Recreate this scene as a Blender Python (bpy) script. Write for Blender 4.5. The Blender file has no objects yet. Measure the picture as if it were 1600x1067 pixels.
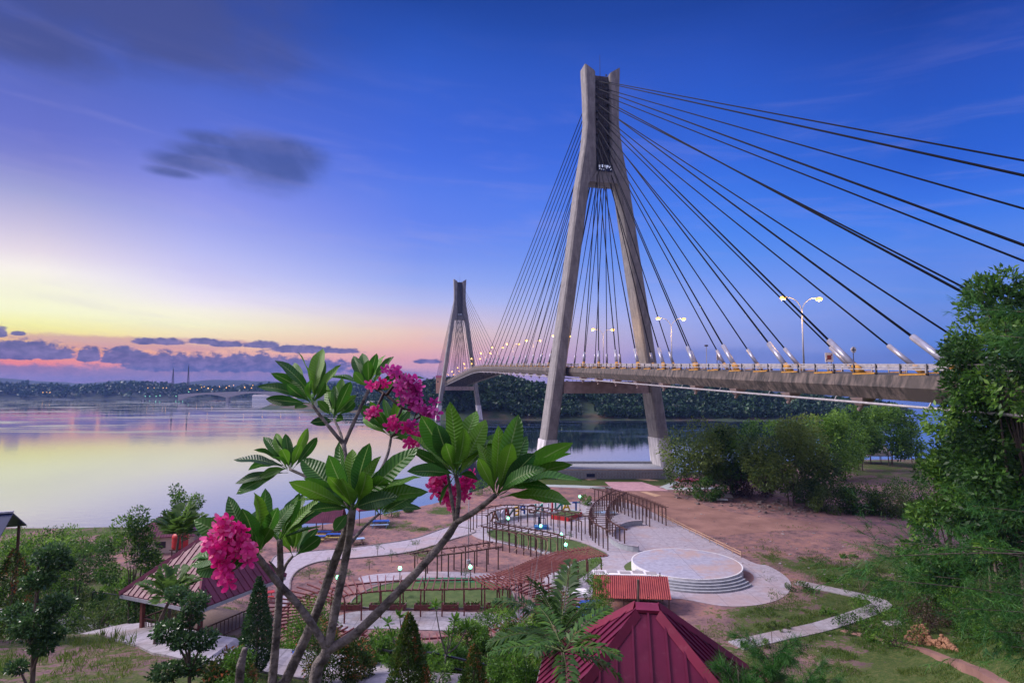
import bpy, math, random
import numpy as np
from mathutils import Vector, Matrix
random.seed(7)
rng = np.random.default_rng(7)
S = bpy.context.scene
COL = S.collection
RAD = math.radians

# ------------------------------------------------------------------ camera
EYE = Vector((0, 0, 27.0))
PITCH = RAD(4.5)
FPX = 940.0                      # focal length in pixels of the 1600 px wide photo
cam_d = bpy.data.cameras.new('camera')
cam = bpy.data.objects.new('camera', cam_d)
COL.objects.link(cam)
cam.location = EYE
cam.rotation_euler = (RAD(90) + PITCH, 0, 0)
cam_d.sensor_width = 36
cam_d.lens = 36 * FPX / 1600
cam_d.clip_start = 0.05
cam_d.clip_end = 30000
S.camera = cam


def ray(px, py):
    u = (px - 800) / FPX
    v = (533.5 - py) / FPX
    return Vector((u, math.cos(PITCH) - v * math.sin(PITCH), math.sin(PITCH) + v * math.cos(PITCH)))


def at_z(px, py, z):
    d = ray(px, py)
    return EYE + d * ((z - EYE.z) / d.z)


def at_y(px, py, y):
    d = ray(px, py)
    return EYE + d * (y / d.y)


def lin(r, g, b):
    f = lambda c: (c / 12.92 if c <= 0.04045 else ((c + 0.055) / 1.055) ** 2.4)
    return (f(r / 255), f(g / 255), f(b / 255), 1.0)


# ------------------------------------------------------------------ node helpers
def nd(nt, typ, **kw):
    n = nt.nodes.new(typ)
    for k, v in kw.items():
        setattr(n, k, v)
    return n


def mth(nt, op, a, b=None, c=None, clamp=False):
    n = nt.nodes.new('ShaderNodeMath')
    n.operation = op
    n.use_clamp = clamp
    for i, v in enumerate((a, b, c)):
        if v is None:
            continue
        if isinstance(v, (int, float)):
            n.inputs[i].default_value = v
        else:
            nt.links.new(v, n.inputs[i])
    return n.outputs[0]


def sstep(nt, x, lo, hi):
    n = nt.nodes.new('ShaderNodeMapRange')
    n.interpolation_type = 'SMOOTHSTEP'
    nt.links.new(x, n.inputs[0])
    n.inputs[1].default_value = lo
    n.inputs[2].default_value = hi
    n.inputs[3].default_value = 0
    n.inputs[4].default_value = 1
    return n.outputs[0]


def mixc(nt, fac, a, b, mode='MIX'):
    n = nt.nodes.new('ShaderNodeMix')
    n.data_type = 'RGBA'
    n.blend_type = mode
    for sock, v in ((n.inputs[0], fac), (n.inputs[6], a), (n.inputs[7], b)):
        if isinstance(v, (int, float)):
            sock.default_value = v
        elif isinstance(v, tuple):
            sock.default_value = v if len(v) == 4 else (*v, 1)
        else:
            nt.links.new(v, sock)
    return n.outputs[2]


def ramp(nt, fac, stops, interp='LINEAR'):
    n = nt.nodes.new('ShaderNodeValToRGB')
    cr = n.color_ramp
    cr.interpolation = interp
    stops = sorted(stops, key=lambda s: s[0])
    while len(cr.elements) > 1:
        cr.elements.remove(cr.elements[-1])
    cr.elements[0].position = stops[0][0]
    cr.elements[0].color = stops[0][1]
    for p, c in stops[1:]:
        e = cr.elements.new(p)
        e.color = c
    nt.links.new(fac, n.inputs[0])
    return n.outputs[0]


def noise(nt, vec, scale, detail=4, rough=0.55, dist=0.0):
    n = nt.nodes.new('ShaderNodeTexNoise')
    n.inputs['Scale'].default_value = scale
    n.inputs['Detail'].default_value = detail
    n.inputs['Roughness'].default_value = rough
    n.inputs['Distortion'].default_value = dist
    if vec is not None:
        nt.links.new(vec, n.inputs['Vector'])
    return n.outputs['Fac']


# ------------------------------------------------------------------ sky (world)
SUN_AZ, SUN_EL = RAD(-78), RAD(38)
W = bpy.data.worlds.new('World')
S.world = W
W.use_nodes = True
nt = W.node_tree
nt.nodes.clear()
tc = nd(nt, 'ShaderNodeTexCoord')
sep = nd(nt, 'ShaderNodeSeparateXYZ')
nt.links.new(tc.outputs['Generated'], sep.inputs[0])
X, Y, Z = sep.outputs
az = mth(nt, 'ARCTAN2', X, Y)
el = mth(nt, 'ARCSINE', Z)
skyz = mth(nt, 'MAXIMUM', Z, 0.0)


def col_stops(px, rows, top):
    out = []
    for py, c in rows:
        d = ray(px, py).normalized()
        out.append((max(0.0, d.z), lin(*c)))
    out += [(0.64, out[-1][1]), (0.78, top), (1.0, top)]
    return out


ZEN = (1.28, 1.26, 2.0, 1)  # zenith above the view, made brighter than the seen sky to light the ground
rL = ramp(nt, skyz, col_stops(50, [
    (606, (150, 118, 165)), (588, (195, 128, 158)), (568, (255, 135, 120)), (548, (255, 160, 110)),
    (530, (255, 212, 115)), (512, (255, 249, 150)), (485, (255, 255, 208)), (450, (255, 253, 222)),
    (420, (253, 246, 238)), (390, (232, 220, 232)), (350, (203, 195, 225)), (300, (164, 166, 216)),
    (250, (126, 132, 208)), (200, (105, 116, 204)), (150, (96, 110, 198)), (80, (80, 98, 182)), (0, (58, 82, 168))], ZEN))
rM = ramp(nt, skyz, col_stops(650, [
    (606, (170, 150, 195)), (588, (205, 158, 182)), (562, (232, 168, 176)), (540, (242, 190, 178)),
    (520, (240, 204, 192)), (500, (222, 203, 218)), (470, (182, 190, 240)), (440, (152, 172, 242)),
    (400, (126, 152, 240)), (350, (102, 134, 238)), (300, (90, 126, 234)), (250, (72, 112, 226)),
    (200, (64, 104, 217)), (150, (58, 99, 209)), (100, (49, 92, 198)), (50, (40, 82, 182)), (0, (32, 70, 160))], ZEN))
rR = ramp(nt, skyz, col_stops(1450, [
    (606, (80, 122, 208)), (572, (84, 126, 214)), (540, (92, 134, 220)), (500, (108, 140, 222)),
    (460, (98, 142, 230)), (420, (96, 138, 232)), (380, (84, 134, 234)), (340, (66, 124, 234)),
    (300, (56, 112, 226)), (250, (44, 98, 212)), (200, (40, 92, 202)), (150, (40, 86, 194)),
    (100, (38, 80, 184)), (50, (32, 72, 170)), (0, (26, 62, 152))], ZEN))
rA = ramp(nt, skyz, col_stops(300, [
    (606, (150, 128, 172)), (588, (200, 145, 165)), (565, (250, 160, 140)), (545, (250, 190, 145)), (528, (255, 230, 178)),
    (508, (255, 250, 206)), (488, (255, 249, 226)), (470, (244, 236, 244)), (450, (229, 223, 247)), (420, (206, 204, 246)),
    (385, (184, 187, 243)), (350, (163, 169, 238)), (300, (140, 148, 231)), (250, (110, 127, 221)), (200, (92, 114, 213)),
    (150, (82, 107, 205)), (100, (70, 96, 192)), (0, (46, 74, 160))], ZEN))
rB = ramp(nt, skyz, col_stops(1139, [
    (606, (140, 146, 206)), (588, (150, 152, 210)), (560, (142, 152, 216)), (530, (142, 158, 226)), (500, (146, 166, 238)),
    (470, (138, 165, 244)), (440, (118, 155, 243)), (400, (94, 145, 241)), (360, (78, 135, 240)), (312, (66, 124, 236)),
    (250, (54, 108, 224)), (200, (48, 99, 212)), (150, (44, 92, 203)), (100, (42, 85, 192)), (50, (36, 76, 176)), (0, (29, 66, 156))], ZEN))


def lstep(x, lo, hi):
    n = nd(nt, 'ShaderNodeMapRange')
    nt.links.new(x, n.inputs[0])
    n.inputs[1].default_value = RAD(lo)
    n.inputs[2].default_value = RAD(hi)
    return n.outputs[0]


sky = mixc(nt, lstep(az, -38.6, -28), rL, rA)
sky = mixc(nt, lstep(az, -28, -9), sky, rM)
sky = mixc(nt, lstep(az, -9, 19.8), sky, rB)
sky = mixc(nt, lstep(az, 19.8, 34.7), sky, rR)
# rest of the dome, unseen behind and beside: lavender glow added as fill light
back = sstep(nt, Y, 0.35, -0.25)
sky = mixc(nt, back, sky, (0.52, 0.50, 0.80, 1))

# clouds, each a noisy ellipse in direction space
comb = nd(nt, 'ShaderNodeCombineXYZ')
nt.links.new(az, comb.inputs[0])
nt.links.new(mth(nt, 'MULTIPLY', el, 1.6), comb.inputs[1])
nf = mth(nt, 'SUBTRACT', noise(nt, comb.outputs[0], 62, 6, 0.62), 0.5)
nb = mth(nt, 'SUBTRACT', noise(nt, comb.outputs[0], 10, 8, 0.62, 0.4), 0.5)


def azel(px, py):
    d = ray(px, py).normalized()
    return math.atan2(d.x, d.y), math.asin(d.z)


def cloud(px, py, w, ht, hb, amp, soft, nz, tilt=0.0):
    a0, e0 = azel(px, py)
    a1, _ = azel(px + w, py)
    _, e1 = azel(px, py - ht)
    _, e2 = azel(px, py + hb)
    da = mth(nt, 'SUBTRACT', az, a0)
    dx = mth(nt, 'DIVIDE', da, a1 - a0)
    de = mth(nt, 'SUBTRACT', mth(nt, 'SUBTRACT', el, e0), mth(nt, 'MULTIPLY', da, tilt)) if tilt else mth(nt, 'SUBTRACT', el, e0)
    dy = mth(nt, 'MAXIMUM', mth(nt, 'DIVIDE', de, e1 - e0), mth(nt, 'DIVIDE', de, e2 - e0))
    r2 = mth(nt, 'ADD', mth(nt, 'POWER', mth(nt, 'ABSOLUTE', dx), 2.6), mth(nt, 'POWER', dy, 2.0))
    r = mth(nt, 'ADD', mth(nt, 'POWER', r2, 0.5), mth(nt, 'MULTIPLY', nz, amp))
    return sstep(nt, r, 1.0 + soft, 1.0 - soft)


def layer(sky, blobs, colr, opac):
    m = None
    for b in blobs:
        k = cloud(*b)
        m = k if m is None else mth(nt, 'MAXIMUM', m, k)
    return mixc(nt, mth(nt, 'MULTIPLY', m, opac), sky, colr)


bank_col = mixc(nt, sstep(nt, nf, -0.16, 0.2), lin(76, 82, 138), lin(122, 112, 166))
low_col = mixc(nt, sstep(nt, nf, -0.2, 0.2), lin(122, 110, 158), lin(152, 124, 164))
wisp_col = lin(205, 142, 160)
# thin pink wisps, low haze bank, dark cumulus bank, small puffs, high smudge, top left veil
sky = layer(sky, [(150, 532, 150, 7, 8, 1.6, .45, nf), (230, 540, 130, 8, 8, 1.6, .5, nf), (320, 534, 90, 5, 5, 1.4, .5, nf),
                  (150, 541, 60, 4, 4, 1.4, .6, nf)], wisp_col, 0.6)
sky = layer(sky, [(60, 592, 190, 22, 30, 1.3, .25, nf), (250, 590, 190, 16, 30, 1.3, .25, nf), (420, 588, 190, 18, 30, 1.2, .3, nf),
                  (560, 592, 120, 16, 30, 1.2, .4, nf)], low_col, 0.85)
sky = layer(sky, [(20, 555, 100, 25, 6, 1.7, .16, nf), (82, 556, 40, 14, 5, 1.6, .16, nf), (140, 560, 20, 17, 5, 1.5, .16, nf), (196, 563, 42, 20, 5, 1.6, .16, nf),
                  (275, 572, 80, 20, 8, 1.6, .18, nf), (390, 573, 90, 20, 8, 1.7, .18, nf), (470, 575, 90, 16, 8, 1.6, .2, nf),
                  (225, 535, 20, 8, 3, 1.5, .2, nf), (262, 536, 26, 8, 3, 1.5, .2, nf), (318, 535, 24, 7, 3, 1.6, .2, nf),
                  (352, 539, 26, 7, 3, 1.6, .2, nf), (410, 541, 30, 8, 3, 1.6, .2, nf), (470, 547, 50, 8, 5, 1.7, .2, nf), (530, 549, 34, 5, 3, 1.6, .25, nf),
                  (0, 523, 12, 14, 4, 1.5, .2, nf), (28, 522, 12, 5, 2, 1.5, .25, nf), (668, 565, 20, 4, 3, 1.5, .3, nf)], bank_col, 0.95)
hi_col = mixc(nt, sstep(nt, nb, -0.2, 0.2), lin(62, 78, 134), lin(86, 100, 166))
sky = layer(sky, [(425, 238, 78, 26, 54, 0.7, .5, nb), (350, 242, 76, 16, 20, 0.7, .5, nb), (305, 257, 62, 14, 13, 0.8, .6, nb), (345, 220, 56, 10, 14, 0.9, .7, nb),
                  (268, 270, 36, 8, 6, 0.9, .8, nb)], hi_col, 0.74)
sky = layer(sky, [(190, 20, 260, 120, 66, 1.5, .75, nb), (60, 70, 110, 50, 36, 1.5, .7, nb), (270, 78, 100, 30, 24, 1.4, .75, nb)], lin(72, 82, 142), 0.8)
sky = layer(sky, [(1430, 570, 330, 26, 40, 1.2, .5, nb), (1120, 560, 130, 16, 30, 1.2, .5, nb)], lin(92, 118, 196), 0.6)

cs = nd(nt, 'ShaderNodeCombineXYZ')
nt.links.new(mth(nt, 'MULTIPLY', az, 2.2), cs.inputs[0])
nt.links.new(mth(nt, 'ADD', mth(nt, 'MULTIPLY', el, 17.0), mth(nt, 'MULTIPLY', az, 1.6)), cs.inputs[1])
cirrus = sstep(nt, noise(nt, cs.outputs[0], 1.7, 7, .6, .5), .47, .74)
cirrus = mth(nt, 'MULTIPLY', mth(nt, 'MULTIPLY', cirrus, sstep(nt, el, .60, .22)), .15)
sky = mixc(nt, cirrus, sky, lin(186, 176, 222))

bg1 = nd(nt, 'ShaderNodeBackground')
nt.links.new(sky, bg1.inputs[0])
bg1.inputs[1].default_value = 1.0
ts = nd(nt, 'ShaderNodeTexSky', sky_type='NISHITA')
ts.sun_disc = False
ts.sun_elevation = SUN_EL
ts.sun_rotation = SUN_AZ
bg2 = nd(nt, 'ShaderNodeBackground')
nt.links.new(ts.outputs[0], bg2.inputs[0])
bg2.inputs[1].default_value = 0.0006
add = nd(nt, 'ShaderNodeAddShader')
nt.links.new(bg1.outputs[0], add.inputs[0])
nt.links.new(bg2.outputs[0], add.inputs[1])
wo = nd(nt, 'ShaderNodeOutputWorld')
nt.links.new(add.outputs[0], wo.inputs[0])

# ------------------------------------------------------------------ sun: the soft afterglow on the left
sd = bpy.data.lights.new('sun', 'SUN')
sd.energy = 4.9
sd.angle = RAD(24)
sd.color = (1.0, 0.89, 0.88)
sun = bpy.data.objects.new('sun', sd)
COL.objects.link(sun)
sdir = Vector((math.sin(SUN_AZ) * math.cos(SUN_EL), math.cos(SUN_AZ) * math.cos(SUN_EL), math.sin(SUN_EL)))
sun.rotation_euler = (-sdir).to_track_quat('-Z', 'Y').to_euler()
S.view_settings.view_transform = 'Standard'
S.view_settings.look = 'None'
S.view_settings.exposure = 0.0
S.view_settings.gamma = 1.0
S.cycles.max_bounces = 6
S.cycles.diffuse_bounces = 3
S.cycles.glossy_bounces = 3
S.cycles.transmission_bounces = 4
S.cycles.volume_bounces = 0
S.cycles.sample_clamp_indirect = 4.0


# ------------------------------------------------------------------ materials
def base_mat(name):
    m = bpy.data.materials.new(name)
    m.use_nodes = True
    t = m.node_tree
    p = t.nodes['Principled BSDF']
    return m, t, p


def pmat(name, c1, c2=None, scale=3.0, rough=0.8, bump=0.0, bscale=30.0, spec=0.3, metal=0.0, stretch=(1, 1, 1), lo=0.35, hi=0.65, detail=5):
    m, t, p = base_mat(name)
    p.inputs['Roughness'].default_value = rough
    p.inputs['Specular IOR Level'].default_value = spec
    p.inputs['Metallic'].default_value = metal
    co = nd(t, 'ShaderNodeTexCoord')
    mp = nd(t, 'ShaderNodeMapping')
    mp.inputs['Scale'].default_value = stretch
    t.links.new(co.outputs['Object'], mp.inputs[0])
    v = mp.outputs[0]
    if c2 is None:
        c2 = tuple(x * 0.75 for x in c1)
    f = noise(t, v, scale, detail)
    t.links.new(ramp(t, f, [(lo, (*c2, 1)), (hi, (*c1, 1))]), p.inputs['Base Color'])
    if bump:
        b = nd(t, 'ShaderNodeBump')
        b.inputs['Strength'].default_value = bump
        b.inputs['Distance'].default_value = 0.05
        t.links.new(noise(t, v, bscale, 4), b.inputs['Height'])
        t.links.new(b.outputs[0], p.inputs['Normal'])
    return m


def emat(name, col, strength):
    m, t, p = base_mat(name)
    p.inputs['Base Color'].default_value = (*col, 1)
    p.inputs['Emission Color'].default_value = (*col, 1)
    p.inputs['Emission Strength'].default_value = strength
    return m


def fmat(name, dark, mid, light, trans=0.42, rough=0.5, spec=0.35):
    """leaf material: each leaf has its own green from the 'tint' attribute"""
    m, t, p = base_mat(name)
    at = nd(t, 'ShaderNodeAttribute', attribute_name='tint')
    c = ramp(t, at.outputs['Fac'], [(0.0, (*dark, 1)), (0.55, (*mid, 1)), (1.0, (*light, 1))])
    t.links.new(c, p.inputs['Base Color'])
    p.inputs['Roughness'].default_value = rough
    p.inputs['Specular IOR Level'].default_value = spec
    tr = nd(t, 'ShaderNodeBsdfTranslucent')
    t.links.new(c, tr.inputs[0])
    mx = nd(t, 'ShaderNodeMixShader')
    mx.inputs[0].default_value = trans
    t.links.new(p.outputs[0], mx.inputs[1])
    t.links.new(tr.outputs[0], mx.inputs[2])
    t.links.new(mx.outputs[0], t.nodes['Material Output'].inputs['Surface'])
    return m


def concrete_streaks(name, c1, c2, c3, vert=2):
    """weathered concrete with dark rain streaks running down it"""
    m, t, p = base_mat(name)
    co = nd(t, 'ShaderNodeTexCoord')
    mp = nd(t, 'ShaderNodeMapping')
    mp.inputs['Scale'].default_value = (1.3, 1.3, 0.12) if not vert else (1.0, 1.0, .3)
    t.links.new(co.outputs['Object'], mp.inputs[0])
    a = noise(t, mp.outputs[0], 1.1, 6, 0.65)
    b = noise(t, co.outputs['Object'], 0.25, 5)
    c = mixc(t, sstep(t, a, 0.38, 0.66), (*c2, 1), (*c1, 1))
    c = mixc(t, sstep(t, b, 0.45, 0.7), c, (*c3, 1))
    sp = nd(t, 'ShaderNodeSeparateXYZ')
    t.links.new(co.outputs['Object'], sp.inputs[0])
    w = mth(t, 'ABSOLUTE', mth(t, 'SUBTRACT', mth(t, 'FRACT', mth(t, 'DIVIDE', sp.outputs[2], 4.0)), 0.5))
    joint = sstep(t, w, 0.485, 0.497)
    c = mixc(t, mth(t, 'MULTIPLY', joint, 0.45 if vert else 0.0), c, (c2[0] * .5, c2[1] * .5, c2[2] * .5, 1))
    t.links.new(c, p.inputs['Base Color'])
    p.inputs['Roughness'].default_value = 0.85
    bp = nd(t, 'ShaderNodeBump')
    bp.inputs['Strength'].default_value = 0.3
    bp.inputs['Distance'].default_value = 0.05
    t.links.new(a, bp.inputs['Height'])
    t.links.new(bp.outputs[0], p.inputs['Normal'])
    return m


M = {}
M['tower'] = concrete_streaks('pylon_concrete', (0.24, 0.222, 0.22), (0.14, 0.13, 0.133), (0.195, 0.18, 0.178))
M['collar'] = pmat('pale_concrete', (0.62, 0.60, 0.62), (0.36, 0.34, 0.36), 0.9, stretch=(1, 1, .25))
M['deck'] = concrete_streaks('deck_concrete', (0.15, 0.115, 0.10), (0.028, 0.024, 0.023), (0.065, 0.052, 0.046), 0)
M['cable'] = pmat('cable_black', (0.007, 0.007, 0.012), rough=0.75, spec=.12)
M['sleeve'] = pmat('sleeve_steel', (0.33, 0.33, 0.40), (0.25, 0.25, 0.31), 2, rough=0.38, spec=.5, metal=.4)
M['yellow'] = pmat('yellow_paint', (0.50, 0.25, 0.035), (0.32, 0.15, 0.03), 2, rough=0.5)
M['rail'] = pmat('galvanised_rail', (0.42, 0.40, 0.42), (0.28, 0.26, 0.28), 2, rough=0.5, metal=.2)
M['raildark'] = pmat('dark_rail_post', (0.06, 0.055, 0.065), rough=0.6)
M['asphalt'] = pmat('asphalt', (0.05, 0.05, 0.052), (0.035, 0.035, 0.037), 4, rough=.9)
M['pole'] = pmat('lamp_pole_steel', (0.40, 0.40, 0.43), rough=0.45, metal=.3)
M['sodium'] = emat('sodium_lamp', (1.0, 0.50, 0.08), 3.6)
M['greenlamp'] = emat('green_white_lamp', (0.28, 1.0, 0.58), 2.2)
M['white'] = pmat('white_paint', (0.75, 0.74, 0.74), (0.62, 0.6, 0.6), 2)
M['red'] = pmat('red_paint', (0.50, 0.03, 0.03), (0.36, 0.025, 0.03), 2, rough=.5)
M['blue'] = pmat('blue_paint', (0.02, 0.09, 0.42), (0.02, 0.07, 0.3), 2, rough=.5)
M['navy'] = pmat('navy_panel', (0.012, 0.02, 0.07), rough=.4)
M['black'] = pmat('black_paint', (0.014, 0.014, 0.018), rough=.4, spec=.5)
def paving(name, c1, c2, stain, joint=3.0, amt=.5):
    m, t, p = base_mat(name)
    co = nd(t, 'ShaderNodeTexCoord')
    v = co.outputs['Object']
    sp = nd(t, 'ShaderNodeSeparateXYZ')
    t.links.new(v, sp.inputs[0])
    a = noise(t, v, .22, 6, .62)
    b = noise(t, v, 1.6, 6, .68)
    f = noise(t, v, 14, 4, .6)
    c = mixc(t, sstep(t, b, .36, .64), (*c2, 1), (*c1, 1))
    c = mixc(t, mth(t, 'MULTIPLY', sstep(t, a, .47, .66), amt), c, (*stain, 1))
    c = mixc(t, mth(t, 'MULTIPLY', sstep(t, f, .55, .72), .22), c, tuple(x * .55 for x in c2) + (1,))
    for ax in (0, 1):
        w = mth(t, 'ABSOLUTE', mth(t, 'SUBTRACT', mth(t, 'FRACT', mth(t, 'DIVIDE', mth(t, 'ADD', sp.outputs[ax], 400.0 + ax), joint)), .5))
        c = mixc(t, mth(t, 'MULTIPLY', sstep(t, w, .5 - .06 / joint, .5 - .025 / joint), .5), c, tuple(x * .45 for x in c2) + (1,))
    t.links.new(c, p.inputs['Base Color'])
    p.inputs['Roughness'].default_value = .85
    bp = nd(t, 'ShaderNodeBump')
    bp.inputs['Strength'].default_value = .25
    bp.inputs['Distance'].default_value = .03
    t.links.new(mth(t, 'ADD', b, mth(t, 'MULTIPLY', f, .5)), bp.inputs['Height'])
    t.links.new(bp.outputs[0], p.inputs['Normal'])
    return m


M['plaza'] = paving('plaza_concrete', (0.38, 0.34, 0.385), (0.29, 0.255, 0.29), (0.36, 0.25, 0.23), 4.0, .6)
M['stage'] = paving('stage_concrete', (0.37, 0.36, 0.44), (0.29, 0.28, 0.345), (0.42, 0.28, 0.23), 50.0, .75)
M['step'] = pmat('step_stone', (0.40, 0.41, 0.44), (0.30, 0.31, 0.34), 2, rough=.8)
M['pinkpave'] = pmat('pink_paving', (0.52, 0.30, 0.34), (0.40, 0.23, 0.26), 0.8, rough=.85)
M['tealpath'] = pmat('grey_teal_path', (0.42, 0.46, 0.46), (0.32, 0.36, 0.36), 0.8)
M['ochre'] = pmat('ochre_sand', (0.55, 0.36, 0.24), (0.42, 0.26, 0.17), 0.6)
M['lawn'] = pmat('lawn_turf', (0.085, 0.115, 0.035), (0.045, 0.075, 0.018), 1.2, rough=.95, bump=.5, bscale=40)
M['steel'] = pmat('redbrown_steel', (0.22, 0.075, 0.065), (0.13, 0.04, 0.038), 3, rough=.5)
M['brownsteel'] = pmat('brown_steel', (0.13, 0.065, 0.055), (0.08, 0.04, 0.035), 3, rough=.55)
def sheet(name, c1, c2, fade):
    """painted roofing sheet: faded patches, dust and rain marks"""
    m, t, p = base_mat(name)
    co = nd(t, 'ShaderNodeTexCoord')
    v = co.outputs['Object']
    a, b, f = noise(t, v, .7, 5, .6), noise(t, v, 3.5, 6, .7), noise(t, v, 22, 4, .6)
    c = mixc(t, sstep(t, a, .35, .65), (*c2, 1), (*c1, 1))
    c = mixc(t, mth(t, 'MULTIPLY', sstep(t, b, .52, .75), .45), c, (*fade, 1))
    c = mixc(t, mth(t, 'MULTIPLY', sstep(t, f, .62, .75), .4), c, tuple(x * .5 for x in c2) + (1,))
    t.links.new(c, p.inputs['Base Color'])
    t.links.new(mth(t, 'ADD', .32, mth(t, 'MULTIPLY', b, .35)), p.inputs['Roughness'])
    p.inputs['Specular IOR Level'].default_value = .22
    bp = nd(t, 'ShaderNodeBump')
    bp.inputs['Strength'].default_value = .25
    bp.inputs['Distance'].default_value = .02
    t.links.new(a, bp.inputs['Height'])
    t.links.new(bp.outputs[0], p.inputs['Normal'])
    return m


M['maroon'] = sheet('maroon_sheet', (0.115, 0.008, 0.036), (0.085, 0.006, 0.028), (0.17, 0.035, 0.07))
M['mauve'] = sheet('faded_maroon_sheet', (0.15, 0.030, 0.062), (0.105, 0.021, 0.045), (0.20, 0.075, 0.11))
M['trim'] = sheet('roof_trim', (0.17, 0.013, 0.042), (0.125, 0.010, 0.033), (0.24, 0.06, 0.095))
M['orange'] = sheet('orange_red_sheet', (0.33, 0.07, 0.06), (0.24, 0.045, 0.045), (0.40, 0.17, 0.15))
M['fascia'] = pmat('pale_fascia', (0.45, 0.45, 0.5), rough=.5)
M['wood'] = pmat('timber', (0.30, 0.22, 0.19), (0.19, 0.14, 0.125), 6, rough=.8, stretch=(1, 9, 1))
M['slab'] = paving('footpath_concrete', (0.36, 0.335, 0.365), (0.25, 0.23, 0.245), (0.24, 0.18, 0.165), 1.6, .6)
M['bark'] = pmat('bark', (0.16, 0.12, 0.10), (0.075, 0.058, 0.05), 6, rough=.9, bump=.5, bscale=14, stretch=(1, 1, .4))
M['greybark'] = pmat('frangipani_bark', (0.21, 0.18, 0.165), (0.055, 0.047, 0.045), 24, rough=.8, bump=.5, bscale=60, lo=.35, hi=.6)
M['rubblemat'] = pmat('rubble', (0.27, 0.22, 0.21), (0.11, 0.08, 0.075), 1.5, rough=.9)
M['rock'] = pmat('shore_rock', (0.20, 0.16, 0.16), (0.11, 0.09, 0.09), .8, rough=.95)
M['glassdark'] = pmat('dark_window', (0.02, 0.025, 0.04), rough=.2, spec=.5)
M['cream'] = pmat('cream_wall', (0.55, 0.45, 0.38), (0.46, 0.37, 0.31), .8)
M['peach'] = pmat('peach_wall', (0.60, 0.33, 0.22), (0.5, 0.27, 0.18), .8)
M['bluewall'] = pmat('pale_blue_wall', (0.30, 0.42, 0.62), (0.24, 0.34, 0.5), .8)
M['tarp'] = pmat('blue_tarp', (0.03, 0.16, 0.45), rough=.5)
M['greyroof'] = pmat('grey_roof', (0.36, 0.33, 0.34), (0.27, 0.24, 0.25), .8)
M['pinkbeam'] = pmat('pinkish_pier', (0.40, 0.30, 0.28), (0.26, 0.19, 0.18), .7)
for k, c in dict(Lblue=(0.02, 0.09, 0.35), Lyellow=(0.75, 0.45, 0.02), Lteal=(0.05, 0.26, 0.24), Lred=(0.48, 0.03, 0.04),
                 Lwhite=(0.68, 0.66, 0.78), Lbrown=(0.20, 0.075, 0.05), Lgrey=(0.10, 0.15, 0.13)).items():
    M[k] = pmat('letter_' + k[1:], c, rough=.4)

M['leafA'] = fmat('leaf_deep_green', (0.018, 0.055, 0.012), (0.055, 0.15, 0.02), (0.15, 0.29, 0.035))
M['leafB'] = fmat('leaf_bright_green', (0.03, 0.08, 0.010), (0.08, 0.20, 0.02), (0.19, 0.36, 0.04))
M['leafC'] = fmat('leaf_olive_green', (0.03, 0.06, 0.016), (0.085, 0.15, 0.032), (0.18, 0.26, 0.05))
M['leafD'] = fmat('leaf_dark_glossy', (0.014, 0.042, 0.016), (0.04, 0.105, 0.034), (0.10, 0.20, 0.055), trans=.3, rough=.35, spec=.5)
M['leafR'] = fmat('leaf_red_tipped', (0.03, 0.06, 0.012), (0.06, 0.13, 0.02), (0.46, 0.13, 0.06))
M['leafF'] = fmat('far_forest', (0.008, 0.030, 0.020), (0.018, 0.055, 0.028), (0.04, 0.095, 0.036), trans=.1)
M['leafP'] = fmat('palm_green', (0.02, 0.05, 0.012), (0.045, 0.11, 0.022), (0.12, 0.22, 0.04))
M['casu'] = fmat('casuarina_needles', (0.012, 0.06, 0.012), (0.03, 0.13, 0.018), (0.08, 0.24, 0.03), trans=.25)
M['grassb'] = fmat('grass_blades', (0.03, 0.07, 0.010), (0.085, 0.16, 0.022), (0.19, 0.22, 0.06))
M['dryb'] = fmat('dry_scrub', (0.05, 0.03, 0.025), (0.10, 0.06, 0.045), (0.16, 0.11, 0.07))

# ------------------------------------------------------------------ objects, parts, labels
def tag(o, label=None, cat=None, group=None, kind=None):
    if label: o['label'] = label
    if cat: o['category'] = cat
    if group: o['group'] = group
    if kind: o['kind'] = kind
    return o


def thing(name, label, cat, loc=(0, 0, 0), rz=0.0, group=None, parent=None):
    o = bpy.data.objects.new(name, None)
    COL.objects.link(o)
    o.location = loc
    o.rotation_euler = (0, 0, rz)
    o.empty_display_size = 0.2
    return tag(o, label, cat, group)


def link(name, me, mat=None, parent=None):
    o = bpy.data.objects.new(name, me)
    COL.objects.link(o)
    if mat is not None:
        for m in (mat if isinstance(mat, (list, tuple)) else [mat]):
            me.materials.append(m)
    if parent is not None:
        o.parent = parent
    return o


def kids(o):
    return [c for c in bpy.data.objects if c.parent is o]


def copy_tree(o, parent=None):
    c = o.copy()
    COL.objects.link(c)
    if parent is not None:
        c.parent = parent
    for ch in list(o.children):
        copy_tree(ch, c)
    return c


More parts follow.
